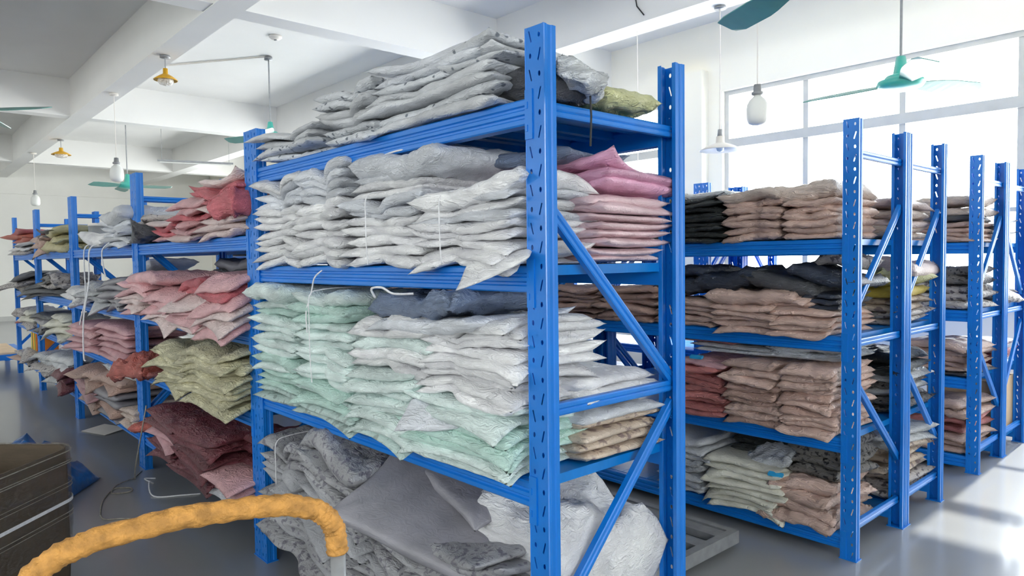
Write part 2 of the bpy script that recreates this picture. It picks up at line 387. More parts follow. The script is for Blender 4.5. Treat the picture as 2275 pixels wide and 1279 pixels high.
LA0 = [1.82, 1.375, .79, .20]
LA = [1.52, 1.07, .68, .24]
LB = [1.465, 1.02, .555, .11]
LD = [1.46, 1.03, .60, .10]
rack(-1.92, 0, 0, .62, LA0, BR_A, 'tall blue rack nearest the camera, with white and mint bagged garments')
rack(-3.93, -1.924, 0, .62, LA, [((0, 1.83), (1, 1.83))]+BR_A[:3], 'blue rack joined to the far side of the nearest rack, pink pile on top')
rack(-6.06, -3.934, 0, .62, LA, [((0, 1.83), (1, 1.83))]+BR_A[:3], 'blue rack past the pink pile, white bundles and hanging strings')
rack(-8.02, -6.064, 0, .62, LA, [((0, 1.83), (1, 1.83))]+BR_A[:3], 'second blue rack from the far left end of the aisle row')
rack(-9.75, -8.024, 0, .62, LA, [((0, 1.83), (1, 1.83))]+BR_A[:3], 'farthest blue rack of the aisle row, red clothes on top')
rack(-2.0, 0, 1.955, .61, LB, BR_B, 'blue rack behind the nearest one, neat stacks of beige garments')
rack(-4.01, -2.004, 1.955, .61, LB, BR_B, 'blue rack seen behind the nearest rack, left of the beige stacks')
rack(-6.02, -4.014, 1.955, .61, LB, BR_B, 'dim blue rack in the second row behind the pink pile')
rack(-8.03, -6.024, 1.955, .61, LB, BR_B, 'dim blue rack in the second row behind the white bundles')
rack(-2.0, 0, 2.57, .565, LB, BR_B, 'blue rack standing back to back with the beige garment rack')
rack(-4.01, -2.004, 2.57, .565, LB, BR_B, 'blue rack of the third row, behind the second beige rack')
rack(-2.0, 0, 3.80, .58, LD, BR_B, 'blue rack of the fourth row, grey floral bags on its shelves')
rack(-4.01, -2.004, 3.80, .58, LD, BR_B, 'blue rack of the fourth row, farther bay by the window')
rack(-2.0, 0, 4.385, .56, LD, BR_C, 'blue rack of the last row, beside the windows')
# ------------------------------------------------------------------ bagged garments
ORD = 'top second third fourth fifth sixth seventh eighth ninth tenth eleventh twelfth thirteenth fourteenth fifteenth sixteenth seventeenth eighteenth nineteenth twentieth'.split()
_TOPO = {}
STUFF = []
def pillow_topo(nx, ny):
    if (nx, ny) in _TOPO: return _TOPO[nx, ny]
    u = np.linspace(-1, 1, nx+1); v = np.linspace(-1, 1, ny+1)
    u = .45*u+.55*np.sin(u*math.pi/2); v = .35*v+.65*np.sin(v*math.pi/2); u = u/abs(u).max(); v = v/abs(v).max()
    U, V = np.meshgrid(u, v, indexing='ij'); N = (nx+1)*(ny+1)
    idx = np.arange(N).reshape(nx+1, ny+1)
    inner = np.ones((nx+1, ny+1), bool); inner[0] = inner[-1] = False; inner[:, 0] = inner[:, -1] = False
    bot = idx.copy(); bot[inner] = N + np.arange(inner.sum())
    f = []
    for i in range(nx):
        for j in range(ny):
            f.append((idx[i, j], idx[i+1, j], idx[i+1, j+1], idx[i, j+1]))
            f.append((bot[i, j], bot[i, j+1], bot[i+1, j+1], bot[i+1, j]))
    u_ = np.concatenate([U.ravel(), U[inner]]); v_ = np.concatenate([V.ravel(), V[inner]])
    side = np.concatenate([np.ones(N), -np.ones(inner.sum())])
    _TOPO[nx, ny] = (u_, v_, side, np.array(f, dtype=np.int32)); return _TOPO[nx, ny]
def np_mesh(name, co, faces, mat):
    me = bpy.data.meshes.new(name); nf = len(faces)
    me.vertices.add(len(co)); me.vertices.foreach_set('co', co.astype(np.float32).ravel())
    me.loops.add(nf*4); me.loops.foreach_set('vertex_index', faces.ravel())
    me.polygons.add(nf); me.polygons.foreach_set('loop_start', np.arange(nf, dtype=np.int32)*4)
    me.polygons.foreach_set('loop_total', np.full(nf, 4, np.int32)); me.polygons.foreach_set('use_smooth', np.ones(nf, bool))
    me.update(calc_edges=True); me.validate(); me.materials.append(mat); return me
def rot2(a, b, t): return a*math.cos(t)-b*math.sin(t), a*math.sin(t)+b*math.cos(t)
def one_bag(xc, yc, zc, W, D, T, mat, name='bagged_garment', rz=0, rx=0, ry=0, floor=None, edge=None, droop=.16, warp=None,
            nx=28, ny=20, wr=1.0, kick=.008, flat=9.0, pin=.055, rs=None, stuff=False):
    q = rs or rng
    u, v, s, F = pillow_topo(nx, ny)
    x = W/2*u*(1-pin*(1-v*v)-.02*np.sin(3*v+q.rand()*6)*(1-v*v)); y = D/2*v*(1-pin*(1-u*u))
    au = np.clip(np.abs(u)/.985, 0, 1); av = np.clip(np.abs(v)/.99, 0, 1)
    h = ((1-au**flat)*(1-av**(flat*1.5)))**.5*(1-.3*(au*av)**5)
    z = s*T/2*h
    # folds of the cloth and the film: crossing ridges plus pulls that run in from the corners
    w_ = np.zeros_like(u)
    for k in range(5):
        a = q.rand()*math.pi; fr = 18+46*q.rand(); ph = q.rand()*6.28
        w_ += (1-np.abs(np.sin((x*math.cos(a)+y*math.sin(a))*fr+ph+2.0*np.sin(x*9+y*7+ph))))*.5
    z += s*h*(w_/5-.25)*T*.62*wr
    for cu, cv in ((-1, -1), (1, -1), (-1, 1), (1, 1)):
        du = (u-cu)*W; dv = (v-cv)*D; r = np.hypot(du, dv)+1e-4; an = np.arctan2(dv*cv, du*cu)
        z += s*h*np.exp(-r/(.35*W))*np.sin(an*9+q.rand()*6)*T*.16*wr
        z += q.normal(0, kick)*np.clip(u*cu, 0, 1)**3*np.clip(v*cv, 0, 1)**3
    z += q.normal(0, .2)*T*u*.5 + T*.14*np.sin(u*(2+2*q.rand())+q.rand()*6)
    if ry: x, z = rot2(x, z, -ry)
    if rx: y, z = rot2(y, z, rx)
    if rz: x, y = rot2(x, y, rz)
    x = x+xc; y = y+yc; z = z+zc
    if warp is not None: x, y, z = warp(x, y, z)
    if edge is not None:
        o_ = np.clip(edge-y, 0, None); z = z-droop*o_-2.2*droop*o_*o_
    if floor is not None:
        ins = np.ones_like(y, bool) if edge is None else (y > edge-.004)
        lo = floor+.003+.004*(s > 0)
        z = np.where(ins & (z < lo), lo+(z-lo)*.04, z)
    if stuff:
        STUFF.append((np.stack([x, y, z], 1), F, mat)); return None
    c = np.array([xc, yc, float(z.min())])
    co = np.stack([x, y, z], 1)-c
    return link(name, np_mesh(name, co, F, mat), None, tuple(c))
def stack(x0, x1, yf, D, z0, z1, n, mats, what, where, group, tie=None, fan=.05, edge=0.0, jx=.010, jy=.012, jr=2.2, droop=.16,
          ry=0, rx=0, wave=.003, lod=1, kick=.008, cat='bagged garment', topfat=1.0, shear=0, thick=1.0, sheary=0, pinch=.25, wr=1.0, name='bagged_garment', pin=.055, stuff=None):
    xc = (x0+x1)/2; W = x1-x0; p = (z1-z0)/n; zm = (z0+z1)/2; ph = rng.rand()*6.28; out = []
    tx = tie if tie is not None else xc
    def warp(x, y, z):
        hz = np.clip((z-z0)/max(z1-z0, .02), 0, 1.3)
        if ry or rx:
            a = x-xc; b = z-z0; a, b = rot2(a, b, -ry); x = xc+a; z = z0+b
            a = y-(yf+D/2); b = z-z0; a, b = rot2(a, b, rx); y = yf+D/2+a; z = z0+b
        ux = (x-tx)/(W/2)
        z = z+(z-zm)*fan*np.clip(np.abs(ux), 0, 1.2)**2
        if tie is not None:
            g = np.exp(-(ux/.22)**2); z = z-np.where(z > zm, (z-zm)*pinch, (z-zm)*pinch*.25)*g; y = y+np.clip(.03*g*(yf+.10-y)/.1, 0, .03)
        z = z+hz*wave*np.sin(x*14+ph)+hz*wave*.7*np.sin(y*11+ph*2)
        x = x+shear*hz*(z1-z0); y = y+sheary*hz*(z1-z0)
        return x, y, z
    if stuff is None: stuff = (lod == 3)
    kick = kick*.62; what = what.replace('bagged garment', 'garment bag')
    nx, ny = ((28, 18), (18, 12), (10, 7))[lod-1]
    ms = mats if isinstance(mats, (list, tuple)) else [mats]
    for i in range(n):
        fr = (i+.5)/n
        m_ = ms[min(len(ms)-1, int(fr*len(ms)))] if len(ms) < 8 else ms[i % len(ms)]
        if len(ms) < 8 and len(ms) > 1 and rng.rand() < .25: m_ = ms[rng.randint(len(ms))]
        T = p*(1.17 if i < n-1 else 1.17*topfat)*thick*(.9+.25*rng.rand())
        o = one_bag(xc+rng.normal(0, jx), yf+D/2+rng.normal(0, jy), z0+p*(i+.5), W*(.95+.1*rng.rand()), D*(.95+.08*rng.rand()), T, m_, name,
                    rz=R(rng.normal(0, jr)), floor=z0, edge=edge, droop=droop, warp=warp, nx=nx, ny=ny, kick=kick, wr=wr, pin=pin, stuff=stuff)
        if o is None: continue
        k = n-1-i
        tag(o, '%s, %s of %s' % (what, ('topmost' if k == 0 else ORD[k]+' from the top'), where), cat, group); out.append(o)
    return out
def tie_string(x, yf, z0, z1, D, label, group='white strings tied around bundles', sag=.004):
    pts = [(x, yf-.006, z0+.004), (x+.003, yf-.012, z0+.3*(z1-z0)), (x-.002, yf-.010, z0+.7*(z1-z0)), (x, yf-.006, z1), (x, yf+.05, z1+.022), (x+.004, yf+D*.5, z1+.026), (x, yf+D*.9, z1+.015)]
    o = MB().tube(smooth_path(pts), .0022, 6).obj('tie_string', STRING); tag(o, label, 'string', group); return o

W1 = bag_mat('white', (243, 242, 247), crinkle=.5); W2 = bag_mat('white_cool', (230, 233, 240), crinkle=.5); W3 = bag_mat('grey_white', (212, 214, 218), crinkle=.4)
PR = bag_mat('white_specks', (222, 225, 230), 'dots', pcol=(110, 118, 130), pscale=34, crinkle=.45)
W4 = bag_mat('shaded_grey', (166, 167, 172))  # greyer bags, with the bottom shelf's shade also darkened into their colour
PRT = bag_mat('grey_print', (164, 164, 168), 'blot', pcol=(118, 116, 126), pscale=42, crinkle=.4)  # grey print; base also lowered to carry the shade on the bottom shelf
GS = bag_mat('grey_film', (136, 134, 142), crinkle=.12, coat=.5)
MI = bag_mat('mint', (224, 239, 236), crinkle=.5); MI2 = bag_mat('deep_mint', (196, 226, 217), crinkle=.5); MIG = bag_mat('mint_grey', (186, 206, 202), 'blot', pcol=(150, 165, 162), pscale=30)
BG = bag_mat('blue_grey', (120, 136, 165), crinkle=.6, coat=.5)
PK = bag_mat('pink', (215, 160, 188)); PK2 = bag_mat('pale_pink', (228, 200, 206)); 
RO = bag_mat('rose', (226, 178, 182), crinkle=.5); RD = bag_mat('red', (208, 108, 118), crinkle=.6); RW = bag_mat('rose_white', (232, 212, 210), crinkle=.5)
MAR = bag_mat('maroon', (118, 52, 62), crinkle=.6, coat=.5); SAL = bag_mat('salmon', (205, 105, 92), crinkle=.8, coat=.5); MAU = bag_mat('mauve', (196, 150, 156), crinkle=.4)
GR = bag_mat('olive_cream', (220, 214, 178), crinkle=.7, coat=.5); BE = bag_mat('beige', (224, 192, 178), crinkle=.6, coat=.5); BE2 = bag_mat('pale_beige', (226, 206, 194), crinkle=.6, coat=.5)
BEP = bag_mat('beige_print', (214, 196, 178), 'blot', pcol=(150, 130, 125), pscale=24, crinkle=.5)
BRN = bag_mat('brown_beige', (205, 170, 156), crinkle=.6, coat=.5); REDP = bag_mat('dusty_red', (205, 128, 124), crinkle=.6, coat=.5)
BK = bag_mat('black', (38, 44, 44), crinkle=.8, coat=.8); NV = bag_mat('navy', (44, 54, 74), crinkle=.6, coat=.7); DG = bag_mat('dark_grey', (84, 86, 92), crinkle=.6, coat=.5)
CRM = bag_mat('cream', (222, 220, 206), crinkle=.4); YG = bag_mat('yellow_green', (224, 224, 165), crinkle=.6, coat=.6); YW = bag_mat('yellow', (232, 208, 90), crinkle=.5)
FL = bag_mat('grey_floral', (205, 198, 196), 'blot', pcol=(105, 98, 106), pscale=34, crinkle=.6, coat=.5); FLD = bag_mat('dark_floral', (130, 126, 122), 'blot', pcol=(40, 38, 42), pscale=40, crinkle=.7, coat=.6)
CLR = bag_mat('clear_crumpled', (228, 231, 235), crinkle=1.0, coat=.9, rough=.25)
TAN = bag_mat('tan', (214, 205, 160), crinkle=.5); ORG = bag_mat('brick', (206, 108, 88), crinkle=.6)

# ---- nearest rack, top shelf
z = 1.824
g = 'speckled white bags heaped on the nearest rack top'
stack(-1.80, -1.20, -.03, .40, z, z+.115, 4, [PR, W3], 'speckled white bagged garment', 'low pile, nearest rack top', g, tie=-1.5, jx=.03, jr=4, kick=.012, wave=.006)
stack(-1.21, -.80, -.035, .40, z, z+.20, 6, [PR, W3, PR], 'speckled white bagged garment', 'middle heap on nearest rack top', g, tie=-1.0, jx=.03, jr=5, kick=.012, wave=.008, fan=.07)
stack(-.88, -.14, -.03, .30, z, z+.13, 4, [PR, W3], 'speckled white bagged garment', 'wide heap base beside the near post', g, tie=-.62, jx=.02, jr=3, kick=.012, wave=.008)
stack(-.82, -.20, -.02, .26, z+.12, z+.20, 3, [PR, W2], 'speckled white bagged garment', 'wide heap crown beside the near post', g, jx=.02, jr=4, kick=.012, wave=.008, ry=R(1), thick=1.1, edge=None)
stack(-.44, -.12, -.02, .24, z+.12, z+.19, 3, [PR, W3], 'speckled white bagged garment', 'pile against the near post, rack top', g, jx=.02, jr=8, kick=.02, edge=None)
o = one_bag(-.16, .145, z+.055, .27, .20, .10, DG, rz=R(3), floor=z, kick=.006, pin=.02, flat=4); tag(o, 'dark grey bagged garment on the rack top between the two end posts', 'bagged garment', g)
o = one_bag(-.02, .155, z+.055, .15, .17, .06, CLR, 'clear_plastic_bag', rz=R(45), ry=R(38), wr=2.0, kick=.012, pin=.04); tag(o, 'crumpled clear plastic bag hanging over the rack top end', 'plastic bag')
o = one_bag(-.19, .40, z+.04, .36, .25, .07, YG, rz=R(-3), floor=z, wr=1.2, pin=.02, flat=5); tag(o, 'yellow green bagged garment lying flat on the nearest rack top', 'bagged garment', g)
stack(-.95, -.35, .30, .28, z, z+.12, 3, [W3], 'grey white bagged garment', 'rear heap on nearest rack top', g, edge=None, lod=2, stuff=True)
o = MB().tube([(.012, .165, 1.835), (.014, .166, 1.78), (.010, .166, 1.70)], .003, 6).obj('black_cord', BLACK); tag(o, 'short black cord hanging from the nearest rack top end', 'cord')

# ---- nearest rack, second shelf
z = 1.379; g = 'white bagged garments on the second shelf of the nearest rack'
w_ = 'white bagged garment'
stack(-1.79, -1.37, -.05, .34, z, z+.37, 12, [W1, W1, W2], w_, 'first white stack from the far post', g, tie=-1.58, jx=.012, kick=.02, fan=.07)
stack(-1.40, -1.00, -.05, .36, z, z+.385, 11, [W1, W1, W2], w_, 'second white stack from the far post', g, tie=-1.20, kick=.02, fan=.05, topfat=1.3)
stack(-1.00, -.52, -.05, .38, z, z+.235, 7, [W1, W1, W2], w_, 'broad white stack under the big bluish bag', g, tie=-.80, kick=.015, fan=.04)
stack(-.96, -.50, -.04, .38, z+.23, z+.315, 3, [W1, W2], w_, 'white trio right under the big bluish bag', g, kick=.02, fan=.05, jr=4)
o = one_bag(-.66, .12, z+.325, .62, .36, .085, W2, rz=R(-7), ry=R(3), floor=z, kick=.02); tag(o, 'big bluish white bag on top of the broad white stack', 'bagged garment', g)
o = one_bag(-.40, .30, z+.325, .60, .34, .05, BG, rz=R(8), ry=R(2), floor=z, kick=.02); tag(o, 'flat slate blue bag behind the big bluish white bag', 'bagged garment', g)
stack(-.55, -.088, -.055, .36, z, z+.205, 8, [W1, W1, W2], w_, 'white stack beside the near post', g, tie=-.38, kick=.03, fan=.09, jr=4, droop=0.25)
o = one_bag(-.30, .11, z+.205, .48, .34, .06, W1, rz=R(5), ry=R(-7), floor=z, kick=.03); tag(o, 'smooth white bag sloping over the stack beside the near post', 'bagged garment', g)
o = one_bag(-.16, -.02, z+.03, .20, .20, .022, W1, rz=R(38), floor=z, edge=0, droop=0.45, kick=.01, pin=.02); tag(o, 'white bag corner hanging over the second shelf beam', 'bagged garment', g)
g = 'pink bagged garments on the second shelf of the nearest rack'
stack(-.50, -.035, .235, .36, z, z+.145, 6, [PK2], 'pale pink bagged garment', 'lower pink stack between the end posts', g, edge=None, kick=.012, fan=.02)
stack(-.50, -.025, .235, .37, z+.145, z+.27, 4, [PK2, PK], 'pink bagged garment', 'upper pink stack between the end posts', g, edge=None, kick=.02, fan=.05, sheary=.05, rx=R(-2), thick=1.1)
o = one_bag(-.26, .40, z+.285, .46, .36, .035, PK, rz=R(12), rx=R(-5), kick=.02); tag(o, 'pink bagged garment crowning the pink stack, tilted', 'bagged garment', g)
for (a, b_, n) in ((-1.8, -1.35, 5), (-1.34, -.9, 6), (-.9, -.52, 5)):
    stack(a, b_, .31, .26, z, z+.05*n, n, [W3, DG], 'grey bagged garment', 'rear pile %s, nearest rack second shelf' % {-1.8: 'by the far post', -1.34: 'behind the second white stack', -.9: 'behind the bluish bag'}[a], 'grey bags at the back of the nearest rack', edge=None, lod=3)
tie_string(-.38, -.05, z, z+.20, .36, 'white string around the white stack beside the near post')
tie_string(-.80, -.05, z, z+.23, .38, 'white string around the broad white stack')
o = MB().tube(smooth_path([(-.93, .02, z+.36), (-.7, -.0, z+.378), (-.50, .05, z+.375), (-.42, .1, z+.35), (-.40, .12, z+.31)]), .003, 6).obj('tie_string', STRING); tag(o, 'white strap curving over the big bluish white bag', 'string')

# ---- nearest rack, third shelf
z = .794; g = 'mint bagged garments on the third shelf of the nearest rack'; w_ = 'mint bagged garment'
stack(-1.85, -1.40, -.05, .40, z, z+.13, 5, [MIG, MI2], w_, 'far post mint stack base', g, kick=.02, fan=.04)
stack(-1.86, -1.40, -.055, .40, z+.13, z+.43, 9, [MI, MI, MI, MI2], w_, 'mint stack at the far post', g, kick=.022, fan=.05)
o = one_bag(-1.66, .13, z+.465, .50, .42, .075, MI, rz=R(-5), kick=.02, floor=z); tag(o, 'large mint bag crowning the stack at the far post', 'bagged garment', g)
stack(-1.42, -.93, -.06, .40, z, z+.13, 5, [MIG, MI2, MIG], w_, 'second mint stack base', g, kick=.02, fan=.08, droop=0.25)
stack(-1.40, -.95, -.055, .42, z+.13, z+.47, 10, [MI, MI, MI, MI2], w_, 'second mint stack from the far post', g, kick=.025, fan=.07, tie=-1.2, pinch=.12, topfat=1.4)
stack(-.97, -.55, -.06, .40, z, z+.23, 8, [MIG, MI, MI], w_, 'third mint stack, under the lilac bags', g, kick=.02, fan=.08, droop=0.25)
g2 = 'white and lilac bags on the third shelf of the nearest rack'
stack(-.95, -.50, -.05, .40, z+.23, z+.42, 5, [W1, MI, W1], 'lilac white bagged garment', 'lilac bags over the third mint stack', g2, kick=.02, fan=.09, tie=-.78, jr=4)
o = one_bag(-.56, .14, z+.455, .62, .40, .085, BG, rz=R(-9), ry=R(-3), floor=z, kick=.02, wr=1.6); tag(o, 'slate blue bag lying across the lilac bags', 'bagged garment', g2)
o = one_bag(-.50, .12, z+.40, .66, .40, .05, W2, rz=R(-6), ry=R(-3), floor=z, kick=.03); tag(o, 'pale grey bag directly under the slate blue bag', 'bagged garment', g2)
stack(-.60, -.088, -.065, .36, z, z+.19, 7, [MI, MI2, MI], w_, 'mint stack beside the near post', g, kick=.025, fan=.06, droop=0.30, jr=3.5)
stack(-.55, -.088, -.05, .36, z+.19, z+.42, 9, [W1, W1, W1], 'white bagged garment', 'white stack on mint beside the near post', g2, kick=.02, fan=.12, tie=-.40, pinch=.35)
o = one_bag(-.44, -.04, z+.13, .22, .16, .03, W2, rz=R(35), rx=R(20), kick=.01); tag(o, 'small pale bag sticking out between mint and white stacks', 'bagged garment', g2)
stack(-.50, -.04, .17, .40, z+.115, z+.25, 4, [W2, W1], 'white bagged garment', 'white pile behind, between the end posts', g2, edge=None, sheary=0, thick=1.15)
stack(-.50, -.04, .19, .38, z, z+.115, 4, [BEP, BEP], 'flower printed bagged garment', 'printed pile between the end posts', g2, edge=None, kick=.015, thick=1.1)
for (a, b_, n) in ((-1.82, -1.38, 7), (-1.36, -.95, 8), (-.93, -.53, 7)):
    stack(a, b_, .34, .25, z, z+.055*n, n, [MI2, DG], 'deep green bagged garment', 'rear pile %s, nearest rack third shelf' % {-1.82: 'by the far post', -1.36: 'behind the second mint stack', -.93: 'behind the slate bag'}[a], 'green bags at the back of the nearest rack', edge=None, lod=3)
tie_string(-1.23, -.055, z+.13, z+.47, .40, 'white string around the second mint stack, trailing down from the beam')
o = MB().tube(smooth_path([(-1.22, -.012, 1.36), (-1.25, -.03, 1.33), (-1.27, -.035, 1.27), (-1.265, -.06, 1.20), (-1.25, -.065, 1.12)]), .003, 6).obj('tie_string', STRING); tag(o, 'loose white string looping over the second shelf beam', 'string')
o = MB().tube(smooth_path([(-.80, -.03, 1.27), (-.79, -.05, 1.30), (-.74, -.04, 1.305), (-.70, -.02, 1.285), (-.64, .02, 1.285)]), .004, 6).obj('tie_string', STRING); tag(o, 'white handle loop on top of the slate blue bag', 'string')

# ---- nearest rack, bottom shelf
z = .204; g = 'grey printed bags on the bottom shelf of the nearest rack'; w_ = 'grey printed bagged garment'
stack(-1.82, -1.36, -.03, .40, z+.05, z+.42, 9, [PRT, W4, PRT], w_, 'strung bundle, far post, bottom shelf', g, tie=-1.66, pinch=.45, fan=.09, kick=.03, jr=5, droop=0.25)
stack(-1.62, -1.00, -.12, .36, z+.02, z+.22, 9, [W4, PRT], w_, 'fanned bundle behind yellow handle', g, tie=-1.3, kick=.03, fan=.04, ry=R(10), edge=-.02, droop=0.30, jr=5)
stack(-1.34, -.80, -.10, .40, z+.14, z+.40, 9, [PRT, W4, PRT], w_, 'middle sloping bundle, bottom shelf', g, kick=.03, fan=.04, ry=R(14), droop=0.25, jr=5, edge=None)
o = one_bag(-1.10, .12, z+.455, .62, .40, .09, PRT, rz=R(-10), ry=R(8), kick=.03); tag(o, 'rounded print bag at the top of the middle heap, bottom shelf', 'bagged garment', g)
stack(-1.05, -.52, -.10, .38, z+.02, z+.28, 9, [PRT, W4, PRT], w_, 'strung bundle sloping toward the near post', g, kick=.03, fan=.05, ry=R(16), jr=5, tie=-.8, edge=None)
o = one_bag(-.58, .05, z+.37, .62, .42, .06, GS, rz=R(14), ry=R(12), rx=R(22), kick=.02, wr=.7); tag(o, 'large smooth grey bag tilted at the middle of bottom shelf', 'bagged garment', g)
o = one_bag(-.52, .20, z+.44, .44, .30, .05, GS, rz=R(-12), ry=R(10), rx=R(12), kick=.02, wr=.7); tag(o, 'smooth grey bag behind the large grey one', 'bagged garment', g)
stack(-.62, -.088, -.08, .40, z, z+.33, 9, [PRT, PRT, W4], w_, 'printed bundle, near post, bottom shelf', g, kick=.03, fan=.05, ry=R(-7), jr=6, edge=None)
stack(-.52, -.035, .10, .46, z, z+.43, 3, [W1, W2], 'puffy white bag', 'puffy pile between end posts, bottom shelf', g, edge=None, thick=1.05, wr=1.4, name='puffy_bag', flat=2.2) if False else None
for k, (xx, yy, zz, ww, dd, tt, lb) in enumerate(((-.27, .22, z+.29, .44, .32, .42, 'fat white bundle next to the near post, bottom shelf'), (-.25, .45, z+.24, .42, .28, .42, 'fat white bundle next to the rear post, bottom shelf'), (-.25, .24, z+.09, .46, .34, .17, 'white bundle with a small red mark, under the fat one'))):
    o = one_bag(xx, yy, zz, ww, dd, tt, W1, 'garment_bundle', flat=3.2, kick=.01, wr=.55, floor=z, nx=28, ny=20, pin=.02); tag(o, lb, 'bundle', 'fat white bundles of garments')
for (a, b_) in ((-1.8, -1.3), (-1.25, -.75), (-.72, -.5)):
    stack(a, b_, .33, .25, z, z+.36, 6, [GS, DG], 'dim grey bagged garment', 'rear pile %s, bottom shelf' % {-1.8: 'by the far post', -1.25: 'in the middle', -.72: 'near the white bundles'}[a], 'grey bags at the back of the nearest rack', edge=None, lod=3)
tie_string(-1.66, -.02, z+.06, z+.40, .36, 'white string pinching the bundle by the far post, bottom shelf')

# ---- aisle row, second bay (pink)
AR = 'aisle row'
z = 1.524; g = 'pink and red bags heaped on the second bay top'
stack(-3.42, -2.92, -.05, .40, z, z+.13, 4, [RO, RD, RW], 'rose bagged garment', 'low outer slope of the pink heap', g, jx=.03, jr=8, kick=.03, wave=.012)
stack(-3.05, -2.50, -.06, .42, z, z+.21, 6, [RW, RO, RD, RO], 'rose bagged garment', 'middle of the pink heap', g, jx=.03, jr=8, kick=.035, wave=.014, droop=0.30)
stack(-2.88, -2.45, .02, .40, z+.20, z+.285, 3, [RO, RD], 'rose bagged garment', 'crest of the pink heap', g, jx=.03, jr=9, kick=.035, edge=None)
stack(-2.52, -1.98, -.05, .42, z, z+.24, 7, [RW, RO, RW, RD], 'pale rose bagged garment', 'pink heap side touching the nearest rack', g, jx=.02, jr=6, kick=.03, wave=.014)
o = one_bag(-2.2, .12, z+.265, .40, .38, .04, RW, rz=R(6), kick=.03); tag(o, 'pale bag on the pink heap touching the nearest rack', 'bagged garment', g)
o = one_bag(-2.05, .0, z+.14, .26, .22, .12, RD, rz=R(6), kick=.02, wr=1.5); tag(o, 'bright red bag of the pink heap beside the nearest rack', 'bagged garment', g)
o = one_bag(-3.62, .08, z+.05, .44, .36, .09, DG, rz=R(-12), ry=R(-8), floor=z, kick=.03, wr=1.8); tag(o, 'dark grey crumpled bag between white bundle and pink heap', 'bagged garment', g)
o = one_bag(-3.60, .12, z+.12, .40, .34, .06, FL, rz=R(-12), ry=R(-8), kick=.03, wr=1.6); tag(o, 'pale floral bag resting on the dark grey crumpled bag', 'bagged garment', g)
stack(-3.4, -2.0, .36, .22, z, z+.16, 3, [RW], 'pale bagged garment', 'back of the pink heap', g, edge=None, lod=2, stuff=True)
z = 1.074; g = 'pink and red bags on the second bay, second shelf'
stack(-3.98, -3.40, -.12, .44, z, z+.20, 6, [RO, RW, RO], 'dusty rose bagged garment', 'rose pile bulging past the post', g, jx=.02, jr=6, kick=.03, droop=0.25, wave=.012, edge=-.05)
stack(-3.40, -2.80, -.11, .44, z, z+.17, 5, [RW, RO, RO], 'dusty rose bagged garment', 'middle rose pile, second shelf', g, jx=.03, jr=6, kick=.03, droop=0.45, wave=.012)
o = one_bag(-3.42, .09, z+.225, .86, .40, .08, RO, rz=R(-3), kick=.03); tag(o, 'broad dusty rose bag over the second shelf pink piles', 'bagged garment', g)
stack(-2.90, -2.35, -.11, .44, z, z+.15, 4, [RW, RO, RD], 'rose bagged garment', 'rose pile under the bright reds', g, jx=.03, jr=6, kick=.03, droop=0.45)
stack(-2.98, -2.38, -.06, .42, z+.15, z+.235, 2, [RD], 'bright red bagged garment', 'red pair among the pink piles', g, jr=9, kick=.04, edge=None, ry=R(-5))
stack(-2.42, -1.96, -.13, .46, z-.0, z+.26, 6, [RO, RW, RD, RO], 'rose bagged garment', 'pile touching the nearest rack, second shelf', g, jx=.02, jr=6, kick=.03, droop=0.40)
stack(-3.5, -2.9, .34, .24, z, z+.33, 5, [DG, GS], 'grey bagged garment', 'grey rear pile by the far side, second shelf of second bay', g, edge=None, lod=2, stuff=True)
stack(-2.85, -2.0, .32, .26, z, z+.29, 4, [DG, CLR], 'dark grey bagged garment', 'dark rear pile near the crossed brace, second shelf', g, edge=None, lod=2, stuff=True)
z = .684; g = 'olive cream bags on the second bay, third shelf'
stack(-3.30, -2.68, -.10, .42, z+.01, z+.24, 7, [GR], 'olive cream bagged garment', 'olive pile away from the nearest rack', g, jx=.03, jr=5, kick=.03, droop=0.40, wave=.014, wr=1.5)
stack(-2.72, -1.97, -.12, .44, z, z+.285, 8, [GR], 'olive cream bagged garment', 'olive pile touching the nearest rack', g, jx=.02, jr=4, kick=.025, droop=0.30, wave=.016, wr=1.5)
o = one_bag(-3.72, .02, z+.055, .52, .36, .13, SAL, rz=R(10), kick=.03, wr=2.0, edge=0, droop=0.25); tag(o, 'crumpled salmon red bag beside the olive cream bags', 'bagged garment', g)
o = one_bag(-3.66, .08, z+.02, .5, .36, .05, REDP, rz=R(4), floor=z, kick=.02); tag(o, 'dusty red bag under the crumpled salmon bag', 'bagged garment', g)
stack(-3.85, -2.1, .38, .2, z, z+.10, 2, [DG], 'dark bagged garment', 'rear of the olive shelf', g, edge=None, lod=2, stuff=True)
z = .244; g = 'maroon bags on the second bay bottom shelf'
stack(-3.52, -2.85, -.10, .44, z, z+.25, 8, [MAR, MAU, MAR], 'maroon bagged garment', 'maroon pile near the hanging cord', g, jx=.03, jr=6, kick=.03, droop=0.25, wr=1.5)
stack(-2.95, -2.30, -.11, .44, z, z+.26, 8, [MAR], 'maroon bagged garment', 'middle maroon pile, bottom shelf', g, jx=.03, jr=5, kick=.03, droop=0.30, wr=1.5)
stack(-2.36, -1.96, -.10, .40, z, z+.11, 4, [W2, RO, RO], 'pale pink bagged garment', 'small pink pile, nearest rack foot', g, kick=.02)
stack(-2.3, -1.98, .05, .4, z+.12, z+.26, 3, [MAR], 'dark maroon bagged garment', 'dark pile over the small pink pile', g, edge=None, lod=2, stuff=True)
o = one_bag(-3.62, .05, z+.10, .30, .30, .06, SAL, rz=R(20), kick=.02, wr=1.6); tag(o, 'small brick red bag at the start of the maroon pile', 'bagged garment', g)

